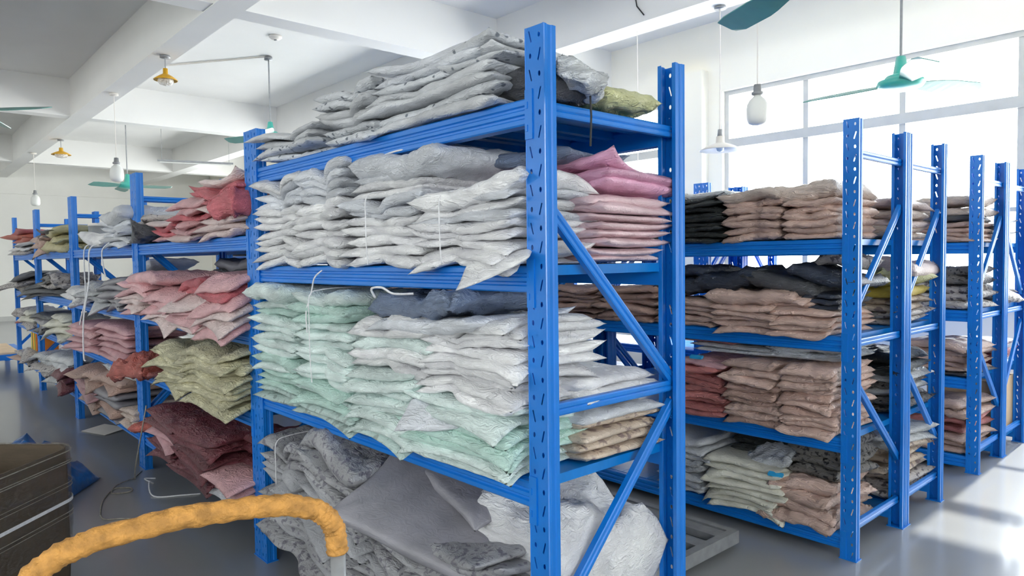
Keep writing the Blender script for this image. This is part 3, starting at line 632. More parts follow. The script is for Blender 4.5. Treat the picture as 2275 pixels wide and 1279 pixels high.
# ---- aisle row, third bay (white bundles)
z = 1.524; g = 'bags on the third bay of the aisle row'
stack(-4.72, -4.0, -.06, .44, z, z+.17, 5, [W3, W2], 'pale grey bagged garment', 'white bundle on top with hanging strings', g, tie=-4.45, kick=.03, fan=.09, jr=4, lod=2)
o = one_bag(-4.28, .12, z+.205, .72, .42, .10, W3, rz=R(-4), kick=.02, nx=16, ny=10); tag(o, 'large grey white bag crowning the white bundle with strings', 'bagged garment', g)
o = one_bag(-5.0, .12, z+.06, .45, .40, .10, W1, rz=R(8), kick=.03, wr=1.5, nx=16, ny=10, floor=z); tag(o, 'white bag on the third bay top, next to the silver tin', 'bagged garment', g)
z = 1.074
stack(-5.95, -5.25, -.10, .44, z, z+.13, 3, [CLR, W1], 'white crumpled bag', 'white lumps, third bay second shelf', g, kick=.04, jr=8, lod=2, wr=2, droop=0.30, thick=1.2, stuff=True)
stack(-5.3, -4.6, -.08, .44, z, z+.17, 4, [W3, CLR], 'grey white bagged garment', 'grey lumps, third bay second shelf', g, kick=.04, jr=8, lod=2, wr=2, droop=0.30, stuff=True)
stack(-4.65, -3.98, -.08, .44, z, z+.22, 5, [W3, GS], 'grey white bagged garment', 'grey pile beside the pink bags', g, kick=.04, jr=6, lod=2, wr=1.5, stuff=True)
o = one_bag(-4.3, .25, z+.26, .6, .34, .07, W2, rz=R(5), ry=R(-12), kick=.02, nx=16, ny=10); tag(o, 'pale bag leaning high at the back, third bay second shelf', 'bagged garment', g)
z = .684
stack(-5.85, -4.95, -.10, .46, z, z+.22, 6, [MAU, MAU, RO], 'mauve bagged garment', 'mauve stack under the hanging strings', g, kick=.03, jr=4, lod=2, droop=0.25)
stack(-4.95, -4.05, -.06, .42, z, z+.25, 6, [MAU], 'mauve bagged garment', 'second mauve stack, next to the double post', g, kick=.02, jr=3, lod=2)
o = one_bag(-4.45, .30, z+.30, .5, .32, .06, PK2, rz=R(15), ry=R(14), kick=.03, nx=16, ny=10); tag(o, 'pale pink bag propped behind the mauve stacks', 'bagged garment', g)
z = .244
stack(-5.75, -4.85, -.08, .44, z, z+.28, 6, [BRN, MAU, BRN], 'brown mauve bagged garment', 'brown pile, third bay bottom shelf', g, kick=.03, jr=5, lod=2, wave=.015, droop=0.25, stuff=True)
stack(-5.0, -4.3, -.08, .44, z, z+.30, 6, [GS, BRN], 'taupe bagged garment', 'taupe pile, third bay bottom shelf', g, kick=.03, jr=5, lod=2, stuff=True)
stack(-4.32, -3.97, -.06, .44, z, z+.13, 4, [BE2], 'pale pink bagged garment', 'pale pile by the double post', g, kick=.02, jr=3, lod=2, stuff=True)
stack(-4.9, -4.0, .0, .4, z+.30, z+.38, 2, [CLR], 'clear wrapped bag', 'clear pair over the taupe pile', g, kick=.04, jr=8, lod=2, edge=None, wr=2, stuff=True)
# ---- fourth and fifth bays
g = 'bags on the two far bays of the aisle row'
def heap(x0, x1, z, h, n, mt, what, where, yf=-.07, y1=.42, **k):
    kw = dict(kick=.035, jr=7, lod=3, wr=1.8, droop=0.25, jx=.02); kw.update(k)
    return stack(x0, x1, yf, y1, z+.004, z+h, n, mt, what, where, g, **kw)
heap(-7.05, -6.15, 1.52, .22, 3, [TAN], 'tan bag', 'tan pile by the silver tin')
heap(-7.85, -7.1, 1.52, .16, 3, [ORG, BE], 'orange beige bag', 'low pile beside the tan pile')
heap(-7.5, -6.8, 1.66, .08, 2, [DG], 'black patterned bag', 'black pair across the tan pile', edge=None)
heap(-8.0, -6.2, 1.07, .13, 3, [FL, DG], 'grey floral bag', 'grey floral lumps, fourth bay', jx=.05)
heap(-7.6, -6.9, 1.18, .10, 2, [FLD], 'dark floral bag', 'dark floral pair, fourth bay second shelf')
heap(-7.2, -6.3, 1.16, .13, 2, [FL], 'pale floral bag', 'pale floral pair, fourth bay second shelf')
heap(-7.95, -7.0, .68, .20, 4, [DG, GS], 'grey bag', 'grey pile, fourth bay third shelf')
heap(-7.0, -6.15, .68, .23, 4, [CRM, W3], 'cream bag', 'cream pile, fourth bay third shelf')
heap(-8.0, -7.1, .24, .20, 4, [FL, CLR], 'grey floral bag', 'floral lumps, fourth bay bottom shelf')
heap(-7.1, -6.15, .24, .27, 5, [CLR, FL, W3], 'grey white bag', 'grey white lumps, fourth bay bottom shelf')
heap(-6.5, -6.12, .24, .20, 3, [MAR], 'maroon bag', 'maroon lumps by the post, fourth bay bottom', yf=-.12)
heap(-9.65, -8.1, 1.52, .14, 3, [FL, W1], 'white floral bag', 'white pile, farthest bay top', jx=.05)
heap(-9.6, -8.2, 1.65, .15, 3, [ORG, RD], 'brick red bag', 'red pile, farthest bay top', edge=None)
heap(-9.7, -8.1, 1.07, .24, 4, [FLD, FL, DG], 'grey floral bag', 'floral pile, farthest bay second shelf')
heap(-9.5, -8.7, .68, .18, 3, [RD, FL], 'red and white bag', 'red pile, farthest bay third shelf')
heap(-8.8, -8.1, .68, .18, 3, [FL, CRM], 'cream bag', 'cream pile, farthest bay third shelf')
heap(-9.5, -8.1, .24, .14, 3, [BRN, FL], 'brown bag', 'brown pile, farthest bay bottom shelf')

# ---- second row: beige garments
EB = 1.96
g = 'beige and dark bags on the second row rack'
z = 1.469; wb = 'beige bagged garment'
stack(-1.16, -.66, 1.915, .45, z, z+.235, 9, [BK], 'black bagged garment', 'black stack on top of the second row', g, edge=EB, lod=2, wr=1.6, kick=.02, stuff=True)
stack(-1.05, -.60, 1.93, .44, z+.225, z+.265, 1, [CLR], 'clear wrapped bag', 'black stack on the second row', g, edge=EB, lod=2)
stack(-.67, -.345, 1.92, .48, z, z+.20, 6, [BE], wb, 'top shelf stack next to the black one', g, edge=EB, kick=.01, jx=.006, jr=1.5, fan=.03, thick=1.15, pin=.03, wr=1.4, pinch=.1, tie=-.5)
o = one_bag(-.52, 2.14, z+.225, .34, .46, .06, BE2, kick=.02); tag(o, 'pale beige bag crowning the top stack next to black', 'bagged garment', g)
stack(-.345, -.085, 1.92, .50, z, z+.185, 6, [BE], wb, 'top shelf stack beside the end post', g, edge=EB, kick=.01, jx=.006, jr=1.5, fan=.03, thick=1.15, pin=.03, wr=1.4)
o = one_bag(-.275, 2.19, z+.225, .36, .50, .09, BE2, rz=R(1), ry=R(-2), kick=.02); tag(o, 'plump pale bag crowning the stack beside the end post', 'bagged garment', g)
stack(-1.9, -1.2, 1.93, .44, z, z+.22, 5, [NV, DG], 'dark bagged garment', 'hidden dark pile, second row top', g, edge=EB, lod=3)
z = 1.024
for (a, b_, n, h, wn) in ((-1.90, -1.52, 6, .19, 'brown stack nearest the near post'), (-1.52, -1.08, 6, .20, 'brown stack between the end posts'), (-1.08, -.70, 5, .14, 'stack just past the rear end post')):
    stack(a, b_, 1.91, .46, z, z+h, n, [BRN if n == 6 else BE], wb, wn, g, edge=EB, kick=.012, jx=.008, jr=2, fan=.03, lod=2, wr=1.5, stuff=True)
stack(-.72, -.37, 1.90, .46, z-.005, z+.135, 5, [BE], wb, 'second shelf stack in mid bay', g, edge=EB, kick=.015, jr=3, fan=.05, droop=0.30)
o = one_bag(-.52, 2.12, z+.17, .48, .46, .08, BE, rz=R(3), kick=.02, wr=1.5); tag(o, 'plump beige bag over the mid bay second shelf stack', 'bagged garment', g)
stack(-.46, -.20, 1.93, .42, z+.10, z+.18, 3, [BE], wb, 'small trio beside the navy bags', g, edge=EB, kick=.015, jr=5)
stack(-.40, -.085, 1.89, .50, z-.005, z+.115, 4, [BE], wb, 'second shelf stack beside the end post', g, edge=EB, kick=.02, jr=3, droop=0.35)
stack(-.24, -.085, 1.95, .40, z+.11, z+.19, 3, [NV], 'navy bagged garment', 'navy trio beside the end post', g, edge=EB, lod=2, kick=.02)
for i, (xx, zz, ww, tt, ry_, lb) in enumerate(((-.96, .21, .34, .09, 0, 'navy bag on the beige stack just past the rear post'), (-.95, .285, .3, .06, 4, 'thin navy bag stacked highest past the rear post'), (-.68, .245, .36, .10, 2, 'plump dark navy bag at mid bay, second row second shelf'), (-.38, .235, .40, .08, -4, 'long dark grey bag leaning toward the end post'), (-.18, .27, .34, .07, -16, 'navy bag tilted up against the end post'))):
    o = one_bag(xx, 2.16, z+zz, ww, .42, tt, NV if i != 3 else DG, ry=R(-ry_), kick=.02, wr=1.4, nx=16, ny=10); tag(o, lb, 'bagged garment', g)
o = one_bag(-.16, 2.25, z+.345, .22, .3, .07, FL, ry=R(8), nx=14, ny=10); tag(o, 'grey printed bag right under the top deck by the end post', 'bagged garment', g)
z = .559
stack(-1.02, -.645, 1.91, .46, z, z+.145, 5, [REDP], 'dusty red bagged garment', 'red stack, third shelf, second row', g, edge=EB, kick=.015, jr=3, droop=0.30, wr=1.5, thick=1.15, pin=.03)
stack(-1.00, -.66, 1.93, .44, z+.145, z+.28, 4, [REDP, RO], 'rose bagged garment', 'rose stack over the dusty red one', g, edge=EB, kick=.02, jr=4)
stack(-.655, -.345, 1.90, .50, z, z+.30, 9, [BE, BRN, BE], wb, 'third shelf stack in mid bay', g, edge=EB, kick=.015, jx=.006, jr=2, fan=.04, droop=0.30, wr=1.5, thick=1.15, pin=.03)
stack(-.35, -.085, 1.90, .50, z, z+.31, 10, [BE, BRN, BE], wb, 'third shelf stack beside the end post', g, edge=EB, kick=.015, jx=.006, jr=2, fan=.03, droop=0.30, wr=1.5, thick=1.15, pin=.03)
stack(-.9, -.3, 2.0, .42, z+.325, z+.37, 2, [BK, CLR], 'black thin bagged garment', 'black pair over beige, third shelf', g, edge=EB, lod=2)
stack(-.45, -.085, 2.0, .42, z+.33, z+.40, 2, [CLR], 'clear wrapped pale bag', 'pale pair over the end stack', g, edge=EB, lod=2, wr=2)
stack(-.95, -.6, 1.97, .4, z+.375, z+.415, 2, [REDP, RW], 'rose thin bagged garment', 'rose pair right under the second shelf', g, edge=EB, lod=2)
z = .114
stack(-1.06, -.77, 1.90, .44, z, z+.30, 8, [W3, CLR, W3], 'grey white bagged garment', 'first bottom pile past the rear post', g, edge=EB, kick=.02, jr=4, lod=2, wr=1.6, stuff=True)
stack(-.76, -.33, 1.90, .44, z, z+.235, 8, [CRM], 'cream bagged garment', 'cream stack on the bottom shelf', g, edge=EB, kick=.03, jr=4, fan=.08, droop=0.30)
o = one_bag(-.5, 2.16, z+.29, .34, .36, .05, CLR, rx=R(25), ry=R(-14), kick=.05, wr=2, pin=.02); tag(o, 'empty clear bag standing up on the cream stack', 'plastic bag', g)
stack(-.46, -.085, 1.91, .48, z-.005, z+.10, 2, [BE], wb, 'bottom shelf pair beside the end post', g, edge=EB, kick=.02, jr=4, droop=0.25, thick=1.1, wr=2)
stack(-.42, -.085, 1.93, .46, z+.10, z+.20, 2, [BE], wb, 'peach pair, bottom shelf end', g, edge=EB, kick=.02, jr=4, thick=1.1, wr=2)
stack(-.34, -.085, 2.0, .42, z+.21, z+.41, 4, [FLD], 'dark printed bagged garment', 'dark printed pile above the peach pair', g, edge=EB, lod=2, kick=.02, wr=1.5)
stack(-.72, -.36, 2.1, .4, z+.24, z+.37, 3, [BK], 'black bagged garment', 'black rear pile, second row bottom', g, edge=EB, lod=2)
for xx, yy, zz, lb in ((-.37, 1.93, .322, 'small bright blue label card over the peach pair'), (-.83, 1.95, .852, 'small bright blue label card over the rose stack')):
    o = MB().box(-.035, .035, -.012, .012, 0, .012).obj('label_card', noisy('cyan_card', lin((40, 160, 215)), rough=.5) if 'cyan_card' not in bpy.data.materials else bpy.data.materials['cyan_card'], loc=(xx, yy, zz), rot=(R(20), 0, R(5))); tag(o, lb, 'card')
# second row, further bays (seen dimly between the bags of the aisle row)
g = 'dim bags on the further bays of the second row'
for bi, (xa, wn) in enumerate(((-4.0, 'next bay'), (-6.0, 'third bay'), (-8.0, 'last bay'))):
    for h, ln, mt, nm in ((1.469, .22, DG, 'dark grey'), (1.024, .24, BRN, 'brown'), (.559, .24, NV, 'navy'), (.114, .22, GS, 'grey')):
        for k in range(3):
            stack(xa+.1+k*.62, xa+.68+k*.62, 1.93, .46, h, h+ln, 3, [mt], '%s bagged garment' % nm, '%s pile %d posts side, second row %s' % (('near', 'middle', 'far')[2-k], 1, wn) if False else '%s %s pile, second row %s' % (('far', 'middle', 'near')[k], nm, wn), g, edge=EB, lod=3, jr=5)
# third row (back to back)
EC = 2.575; g = 'bags on the third row rack'
for z, items in ((1.469, [(-.50, -.05, .20, 5, [BE2, RW], 'pale rose'), (-1.1, -.55, .16, 4, [W3], 'grey white')]),
                 (1.024, [(-.46, -.05, .14, 4, [FL, BEP], 'floral beige'), (-.44, -.05, .12, 2, [YW, YG], 'yellow'), (-1.1, -.5, .2, 4, [BK], 'black')]),
                 (.559, [(-.46, -.05, .16, 4, [FLD, W3], 'dark printed'), (-.46, -.05, .15, 3, [CLR, BK], 'clear and black'), (-1.1, -.5, .25, 4, [NV], 'navy')]),
                 (.114, [(-.46, -.05, .22, 5, [FL, BEP], 'floral white'), (-.46, -.05, .13, 3, [BEP, CLR], 'beige'), (-1.1, -.5, .25, 4, [DG], 'grey')])):
    zz = z; last = None
    for (a, b_, h, n, mt, nm) in items:
        if last is not None and a > -.6: z_ = zz
        else: z_ = z
        stack(a, b_, EC-.01, .55, z_, z_+h, n, mt, nm+' bagged garment', 'third row pile, shelf at %s' % {1.469: 'head height', 1.024: 'waist height', .559: 'knee height', .114: 'the floor'}[z], g, edge=None, lod=2, kick=.03, jr=5, wr=1.5, jy=.02, stuff=True)
        if a > -.6: zz = z_+h
        last = a
o = one_bag(-.16, 2.92, 1.32, .30, .50, .085, RW, rz=R(3), ry=R(4), nx=16, ny=12); tag(o, 'plump pale pink bag over the yellow ones, third row', 'bagged garment', g)
# fourth row
ED = 3.81; g = 'bags on the fourth row rack'
for z, items in ((1.464, [(-.46, -.05, .13, 4, [BE], 'beige', 'head height'), (-.44, -.05, .04, 1, [DG], 'dark grey', 'head height, over beige'), (-.44, -.05, .12, 2, [BE2], 'plump beige', 'head height, crown'), (-1.2, -.55, .2, 4, [BE], 'beige', 'head height, farther pile')]),
                 (1.034, [(-.46, -.05, .27, 5, [FL, FL, FLD], 'grey floral', 'waist height'), (-1.9, -1.4, .2, 3, [W3], 'white', 'waist height, far pile')]),
                 (.604, [(-.46, -.05, .08, 3, [DG, BE], 'grey beige', 'knee height'), (-.46, -.05, .13, 3, [BE], 'beige', 'knee height, upper')]),
                 (.104, [(-.46, -.05, .13, 3, [BE], 'brown beige', 'the floor'), (-.46, -.05, .20, 4, [REDP, BE], 'peach', 'the floor, upper')])):
    zz = z
    for (a, b_, h, n, mt, nm, wh) in items:
        z_ = zz if a > -.6 else z
        stack(a, b_, ED-.01, .54, z_, z_+h, n, mt, nm+' bagged garment', 'fourth row pile, shelf at %s' % wh, g, edge=None, lod=2, kick=.025, jr=4, wr=1.5, jy=.02, stuff=True)
        if a > -.6: zz = z_+h
o = one_bag(-.20, 4.55, 1.10, .34, .62, .10, FL, rz=R(-8), rx=R(-8), nx=16, ny=12); tag(o, 'long grey floral bag sticking out of the last row', 'bagged garment', g)
g = 'bags on the last row rack'
for z, nm, mt, h, wh in ((1.464, 'grey', [DG, W3], .16, 'head height'), (1.034, 'floral', [FL], .12, 'waist height'), (.604, 'red', [RD, RW], .16, 'knee height')):
    stack(-.50, -.06, 4.40, .5, z, z+h, 4, mt, nm+' bagged garment', 'last row pile, shelf at '+wh, g, edge=None, lod=3, jr=5, kick=.03)

# everything beyond the nearest three hundred bags: one heap object
mats_ = []; V_ = []; F_ = []; MI_ = []; off = 0
for co, F, m_ in STUFF:
    if m_ not in mats_: mats_.append(m_)
    V_.append(co); F_.append(F+off); MI_.append(np.full(len(F), mats_.index(m_), np.int32)); off += len(co)
me = np_mesh('bagged_garments', np.concatenate(V_), np.concatenate(F_), mats_[0])
for m_ in mats_[1:]: me.materials.append(m_)
me.polygons.foreach_set('material_index', np.concatenate(MI_)); me.update()
o = link('bagged_garments', me); tag(o, 'remaining bagged garments piled on the far and rear shelves', 'bagged garments', kind='stuff')

# ------------------------------------------------------------------ other things
def carton(x, y, z, w, d, h, rz, label, mat=CARDL):
    t = empty('cardboard_box', (x, y, z), label, 'box', None, rz)
    MB().box(-w/2, w/2, -d/2, d/2, 0, h).obj('body', mat, t)
    MB().box(-w/2-.001, w/2+.001, -.025, .025, h, h+.0015).obj('packing_tape', noisy('packing_tape', lin((190, 160, 110)), rough=.3) if 'packing_tape' not in bpy.data.materials else bpy.data.materials['packing_tape'], t)
    MB().box(-w/2, w/2, -.002, .002, h-.001, h+.001).obj('flap_seam', CARD, t)
    return t
carton(-.28, 4.67, .10, .42, .5, .40, 0, 'tan cardboard box on the bottom shelf of the last row')
carton(-.72, 4.12, .31, .38, .42, .26, 0, 'tan cardboard box behind the peach bags of the fourth row')

TWINE = noisy('dull_twine', lin((150, 145, 135)), var=.2, scale=60, rough=.8)
# big strapped carton at the camera side of the aisle, open top
def rrect(w, d, r, n=6):
    pts = []
    for cx, cy, a0 in ((w/2-r, d/2-r, 0), (-w/2+r, d/2-r, 90), (-w/2+r, -d/2+r, 180), (w/2-r, -d/2+r, 270)):
        for k in range(n+1):
            a = R(a0+90*k/n); pts.append((cx+r*math.cos(a), cy+r*math.sin(a)))
    return pts
t = empty('cardboard_box', (-2.22, -1.12, 0), 'large open brown carton wrapped in film and straps, on the floor', 'box', None, R(-44))
BW, BD, BH = .72, .55, .60
def shell(w, d, r, z0, z1, th, bulge=0, nz=6):
    v = []; f = []; o = rrect(w, d, r); i_ = rrect(w-2*th, d-2*th, max(.005, r-th)); n = len(o)
    for k in range(nz+1):
        q = k/nz; b = 1+bulge*math.sin(q*math.pi)+.006*math.sin(q*9)
        v += [(x*b, y*b, z0+(z1-z0)*q) for x, y in o]
    m_ = (nz+1)*n
    for k in range(nz+1):
        q = k/nz; b = 1+bulge*math.sin(q*math.pi)+.006*math.sin(q*9)
        v += [(x*b, y*b, z0+.004+(z1-z0-.004)*q) for x, y in i_]
    for k in range(nz):
        for j in range(n):
            a = k*n+j; b2 = k*n+(j+1) % n; f.append((a, b2, b2+n, a+n)); f.append((m_+a, m_+a+n, m_+b2+n, m_+b2))
    for j in range(n):
        a = nz*n+j; b2 = nz*n+(j+1) % n; f.append((a, b2, m_+b2, m_+a))
    f.append(tuple(reversed(range(n)))); f.append(tuple(m_+j for j in range(n)))
    return v, f
v, f = shell(BW, BD, .10, 0.0, BH, .008, .02); link('carton_wall', mesh_from('carton_wall', v, f, False, CARD), t)
def band(zs, width, wob, mat, nm, parent):
    o = rrect(BW+.035, BD+.035, .11, 8); n = len(o); mb = MB(); ph = zs*50
    pts = [(x, y, zs+wob*math.sin(j/n*6.28+ph)+.3*wob*math.sin(j/n*19+ph)) for j, (x, y) in enumerate(o)]
    k = len(mb.v)
    for (x, y, z) in pts: mb.v += [(x, y, z-width/2), (x*1.006, y*1.006, z-width/2), (x*1.006, y*1.006, z+width/2), (x, y, z+width/2)]
    for j in range(n):
        a = k+4*j; b2 = k+4*((j+1) % n)
        for q in range(4): mb.f.append((a+q, b2+q, b2+(q+1) % 4, a+(q+1) % 4))
    return mb.obj(nm, mat, parent)
for zs, wd, wb_, mt in ((.592, .004, .003, TWINE), (.56, .003, .014, TWINE), (.545, .003, .010, TWINE), (.46, .002, .012, TWINE), (.445, .002, .008, TWINE), (.375, .014, .004, STRING), (.335, .003, .018, TWINE), (.32, .002, .012, TWINE)):
    band(zs, wd, wb_, mt, 'strap', t)
v, f = shell(BW+.028, BD+.028, .11, .20, BH+.005, .002, .016)
link('stretch_film', mesh_from('stretch_film', v[:], f[:-2], False, film('stretch_film', (120, 110, 100), .22, .2)), t)
# crumpled blue sheet behind the carton
def crumple(name, w, d, h, mat, seed, loc, rz, label, cat):
    rs = np.random.RandomState(seed); nx, ny = 26, 20
    u, v_, s, F = pillow_topo(nx, ny)
    x = w/2*u; y = d/2*v_
    hz = ((1-np.abs(u)**2.2)*(1-np.abs(v_)**2.2))**.6
    r_ = np.zeros_like(u)
    for k in range(7):
        a = rs.rand()*math.pi; r_ += (1-np.abs(np.sin((x*math.cos(a)+y*math.sin(a))*(9+14*rs.rand())+rs.rand()*6)))/7
    z = np.where(s > 0, h*hz*(.35+1.1*r_)+.008, .002)
    co = np.stack([x, y, z], 1)
    o = link(name, np_mesh(name, co, F, mat), None, loc, (0, 0, rz)); return tag(o, label, cat)
crumple('plastic_sheet', 1.0, .6, .42, BSHEET, 4, (-3.62, -.80, 0), R(-35), 'crumpled blue plastic sheet heaped behind the brown carton', 'plastic sheet')
# blue tub behind the sheet, only its rim side in view
t = empty('plastic_tub', (-5.18, -1.02, 0), 'dark blue plastic tub on the floor behind the blue sheet', 'tub')
v_ = MB().lathe([(.0, .01), (.24, .01), (.30, .60), (.315, .60), (.315, .62), (.29, .62), (.235, .03), (0, .03)], 32); v_.obj('tub_body', BLUE, t, True)
MB().lathe([(.316, .56), (.325, .56), (.325, .585), (.316, .585)], 32).obj('rim_band', BLUE, t, True)

# trolley with a taped yellow push handle
t = empty('platform_trolley', (-.07, -.885, 0), 'grey platform trolley with a push handle wrapped in yellow tape', 'trolley', None, R(75))
d_ = (math.cos(R(75)), math.sin(R(75)))
def hp(s, z): return (s, 0, z)    # local x runs along the handle
path = [(.283, .30), (.283, .80), (.280, .845), (.268, .872), (.245, .895), (.19, .915), (.12, .922), (-.01, .924), (-.14, .910), (-.195, .893), (-.235, .866), (-.262, .82), (-.272, .76), (-.275, .70)]
tp = [hp(*p) for p in path[1:]]
taped = []
for a, b_ in zip(tp[:-1], tp[1:]):
    for k in range(10):
        q = k/10; taped.append(tuple(a[i]*(1-q)+b_[i]*q for i in range(3)))
taped.append(tp[-1])
rs = np.random.RandomState(5)
radii = [.0205+.0012*math.sin(i*1.9)+.0013*rs.rand() for i in range(len(taped))]
mb_ = MB().tube(taped, .02, 28, radii=radii)
ax = [Vector(p) for p in taped]
for i_, p_ in enumerate(mb_.v):
    a_ = ax[i_//28]; d2 = Vector(p_)-a_; j_ = i_ % 28; r2 = i_//28
    mb_.v[i_] = tuple(a_+d2*(1+.018*math.sin(j_*.9+r2*1.3)+.018*math.sin(j_*1.7-r2*2.1)+.025*(rs.rand()-.5)))
mb_.obj('handle_wrap', TAPE, t, True)
MB().tube([hp(.284, .14), hp(.284, .81)], .0155, 16).obj('handle_post', GREYMET, t, True); MB().tube([hp(-.276, .14), hp(-.276, .72)], .0155, 16).obj('handle_post', GREYMET, t, True)
MB().box(-.30, .30, -.0, .92, .12, .145).obj('platform', GREYMET, t)
for sx in (-.23, .23):
    for sy in (.09, .80):
        wl_ = link('caster', MB().box(-.02, .02, -.03, .03, .10, .12).box(-.022, -.018, -.02, .02, .04, .10).box(.018, .022, -.02, .02, .04, .10).mesh('caster', GREYMET), t, (sx, sy, 0))
        link('wheel', MB().tube([(-.014, 0, .05), (.014, 0, .05)], .05, 20).mesh('wheel', BLACK), wl_)

# low steel dolly frame on the floor between the first two rows
t = empty('dolly_frame', (-.80, 1.35, 0), 'low grey steel dolly frame with slats, on the floor behind the nearest rack', 'dolly', None, 0)
def rail(nm, *b): return MB().box(*b).obj(nm, GREYMET, t)
rail('frame_rail', -.42, .36, -.36, -.32, .03, .09); rail('frame_rail', -.42, .36, .32, .36, .03, .09)
rail('frame_rail', .32, .36, -.32, .32, .03, .09); rail('frame_rail', -.42, -.38, -.32, .32, .03, .09)
for k in range(4): rail('slat', -.38, .32, -.25+.16*k, -.17+.16*k, .05, .085)
for sx in (-.36, .30):
    for sy in (-.30, .30): link('wheel', MB().tube([(-.012, 0, .018), (.012, 0, .018)], .018, 14).mesh('wheel', BLACK), t, (sx, sy, 0))

# ---- fans
def fan(x, y, zh, rot, label, ztop, blade=BLADE, radius=.67, sg=1):
    t = empty('ceiling_fan', (x, y, zh), label, 'fan', 'ceiling fans', R(rot))
    MB().tube([(0, 0, .05), (0, 0, ztop-zh)], .009, 10).obj('rod', GREYMET, t)
    MB().lathe([(0, .20), (.03, .19), (.05, .07), (.06, .06), (.0, .06)], 24).obj('canopy', TEAL, t, True)
    MB().lathe([(0, .065), (.09, .06), (.10, .05), (.105, .035), (.145, .025), (.155, 0), (.14, -.022), (.11, -.035), (.06, -.045), (0, -.047)], 36).obj('motor', TEAL, t, True)
    MB().lathe([(0, 0), (.05, -.01), (.055, -.05), (.0, -.05)], 20, (0, 0, ztop-zh)).obj('ceiling_cup', GREYMET, t, True)
    for k in range(3):
        v = []; f = []; n = 8
        for i in range(n+1):
            q = i/n; r_ = .10+(radius-.10)*q; wd = (.04+.055*min(1, q*2.2))*(1 if q < .92 else .8)
            tw = sg*R(22-5*q); c_, s_ = math.cos(tw), math.sin(tw); lead = -.012*q
            for yy, th in ((-wd+lead, .003), (wd*.7+lead, .003), (wd*.7+lead, -.003), (-wd+lead+(0.03 if q > .95 else 0), -.003)):
                v.append((r_, yy*c_-th*s_, yy*s_+th*c_-.012*q))
        for i in range(n):
            for j in range(4): a = 4*i+j; b_ = 4*i+(j+1) % 4; f.append((a, b_, b_+4, a+4))
        f += [(0, 1, 2, 3), tuple(4*n+j for j in (3, 2, 1, 0))]
        bl = link('blade', mesh_from('blade', v, f, False, blade), t, rot=(0, 0, R(120*k)))
    return t
fan(-.58, 4.10, 2.585, 64, 'teal ceiling fan in front of the windows', ZB, sg=-1)
fan(-.29, 2.08, 2.72, 157, 'teal ceiling fan mostly above the frame, one blade showing', ZC)
fan(-6.01, -.65, 2.68, 40, 'teal ceiling fan cut off by the photo edge, over the aisle', ZC)
fan(-11.5, 1.78, 2.66, 60, 'small far ceiling fan behind the aisle row posts', ZC)
fan(-7.81, 2.63, 3.05, 95, 'ceiling fan on a white rod above the pink heap', ZC)
# ---- lamps
def bulb_lamp(x, y, z, ztop, label, s=1.0):
    t = empty('bulb_lamp', (x, y, z), label, 'lamp', 'hanging bulb lamps')
    MB().tube([(0, 0, .13*s), (0, 0, ztop-z)], .004, 8).obj('cord', WENAM, t)
    MB().lathe([(0, .15*s), (.022*s, .145*s), (.026*s, .10*s), (.038*s, .095*s), (.038*s, .08*s), (.024*s, .075*s), (0, .075*s)], 20).obj('socket', GREYMET, t, True)
    MB().lathe([(.020*s, .08*s), (.024*s, .07*s), (.05*s, .045*s), (.066*s, .015*s), (.07*s, -.03*s), (.068*s, -.08*s), (.055*s, -.105*s), (.03*s, -.115*s), (0, -.118*s)], 28).obj('bulb', BULB, t, True)
    MB().lathe([(0, 0), (.05, -.005), (.05, -.03), (0, -.03)], 20, (0, 0, ztop-z)).obj('ceiling_rose', WENAM, t, True)
    return t
bulb_lamp(-1.06, 3.0, 2.36, ZC, 'white hanging bulb nearest the camera, in front of the windows')
bulb_lamp(-8.74, 1.0, 2.57, ZB, 'white hanging bulb over the aisle row, nearer of the beam pair', 1.15)
bulb_lamp(-15.0, 1.0, 2.66, ZB, 'white hanging bulb farthest away, above the low posts', 1.15)
def dish_lamp(x, y, z, ztop, r_, label, mat, glass=True, cat='lamp'):
    t = empty('dish_lamp', (x, y, z), label, cat, 'dish shade lamps')
    MB().tube([(0, 0, .10), (0, 0, ztop-z)], .005, 8).obj('stem', GREYMET if glass else WENAM, t)
    MB().lathe([(0, .11), (r_*.2, .105), (r_*.22, .05), (r_*.6, .025), (r_, -.01), (r_, -.018), (r_*.6, .015), (r_*.2, .035), (0, .035)], 36).obj('shade', mat, t, True)
    MB().lathe([(0, 0), (.05, -.005), (.05, -.025), (0, -.025)], 20, (0, 0, ztop-z)).obj('ceiling_rose', GREYMET, t, True)
    if glass: MB().lathe([(r_*.6, .01), (r_*.68, -.03), (r_*.5, -.06), (0, -.075)], 28).obj('globe', GLOBE, t, True)
    else:
        MB().lathe([(0, .17), (.02, .165), (.026, .11), (0, .105)], 20).obj('socket', GREYMET, t, True)
        MB().lathe([(0, -.03), (.03, -.02), (.035, .01), (.02, .04), (0, .04)], 20).obj('bulb', BULB, t, True)
    return t
dish_lamp(-2.07, 4.2, 2.33, ZB, .175, 'white dish lamp on a long cord by the window pier', WENAM, False)
dish_lamp(-6.60, 1.0, 3.31, ZB, .115, 'nearer yellow enamel lamp under the ceiling beam', YEL)
dish_lamp(-13.0, 1.12, 3.30, ZB, .15, 'farther yellow enamel lamp under the ceiling beam', YEL)
t = empty('hanging_cord', (-2.95, 4.18, 2.2), 'thin pendant cord dropping behind the yellow green bag', 'cord')
MB().tube([(0, 0, 0), (0, 0, ZB-2.2)], .004, 6).obj('cord', WENAM, t); MB().lathe([(0, 0), (.16, -.06), (.16, -.07), (0, -.02)], 24).obj('shade', WENAM, t, True)
t = empty('smoke_detector', (-6.94, 2.35, ZC-.001), 'round smoke detector on the ceiling', 'detector')
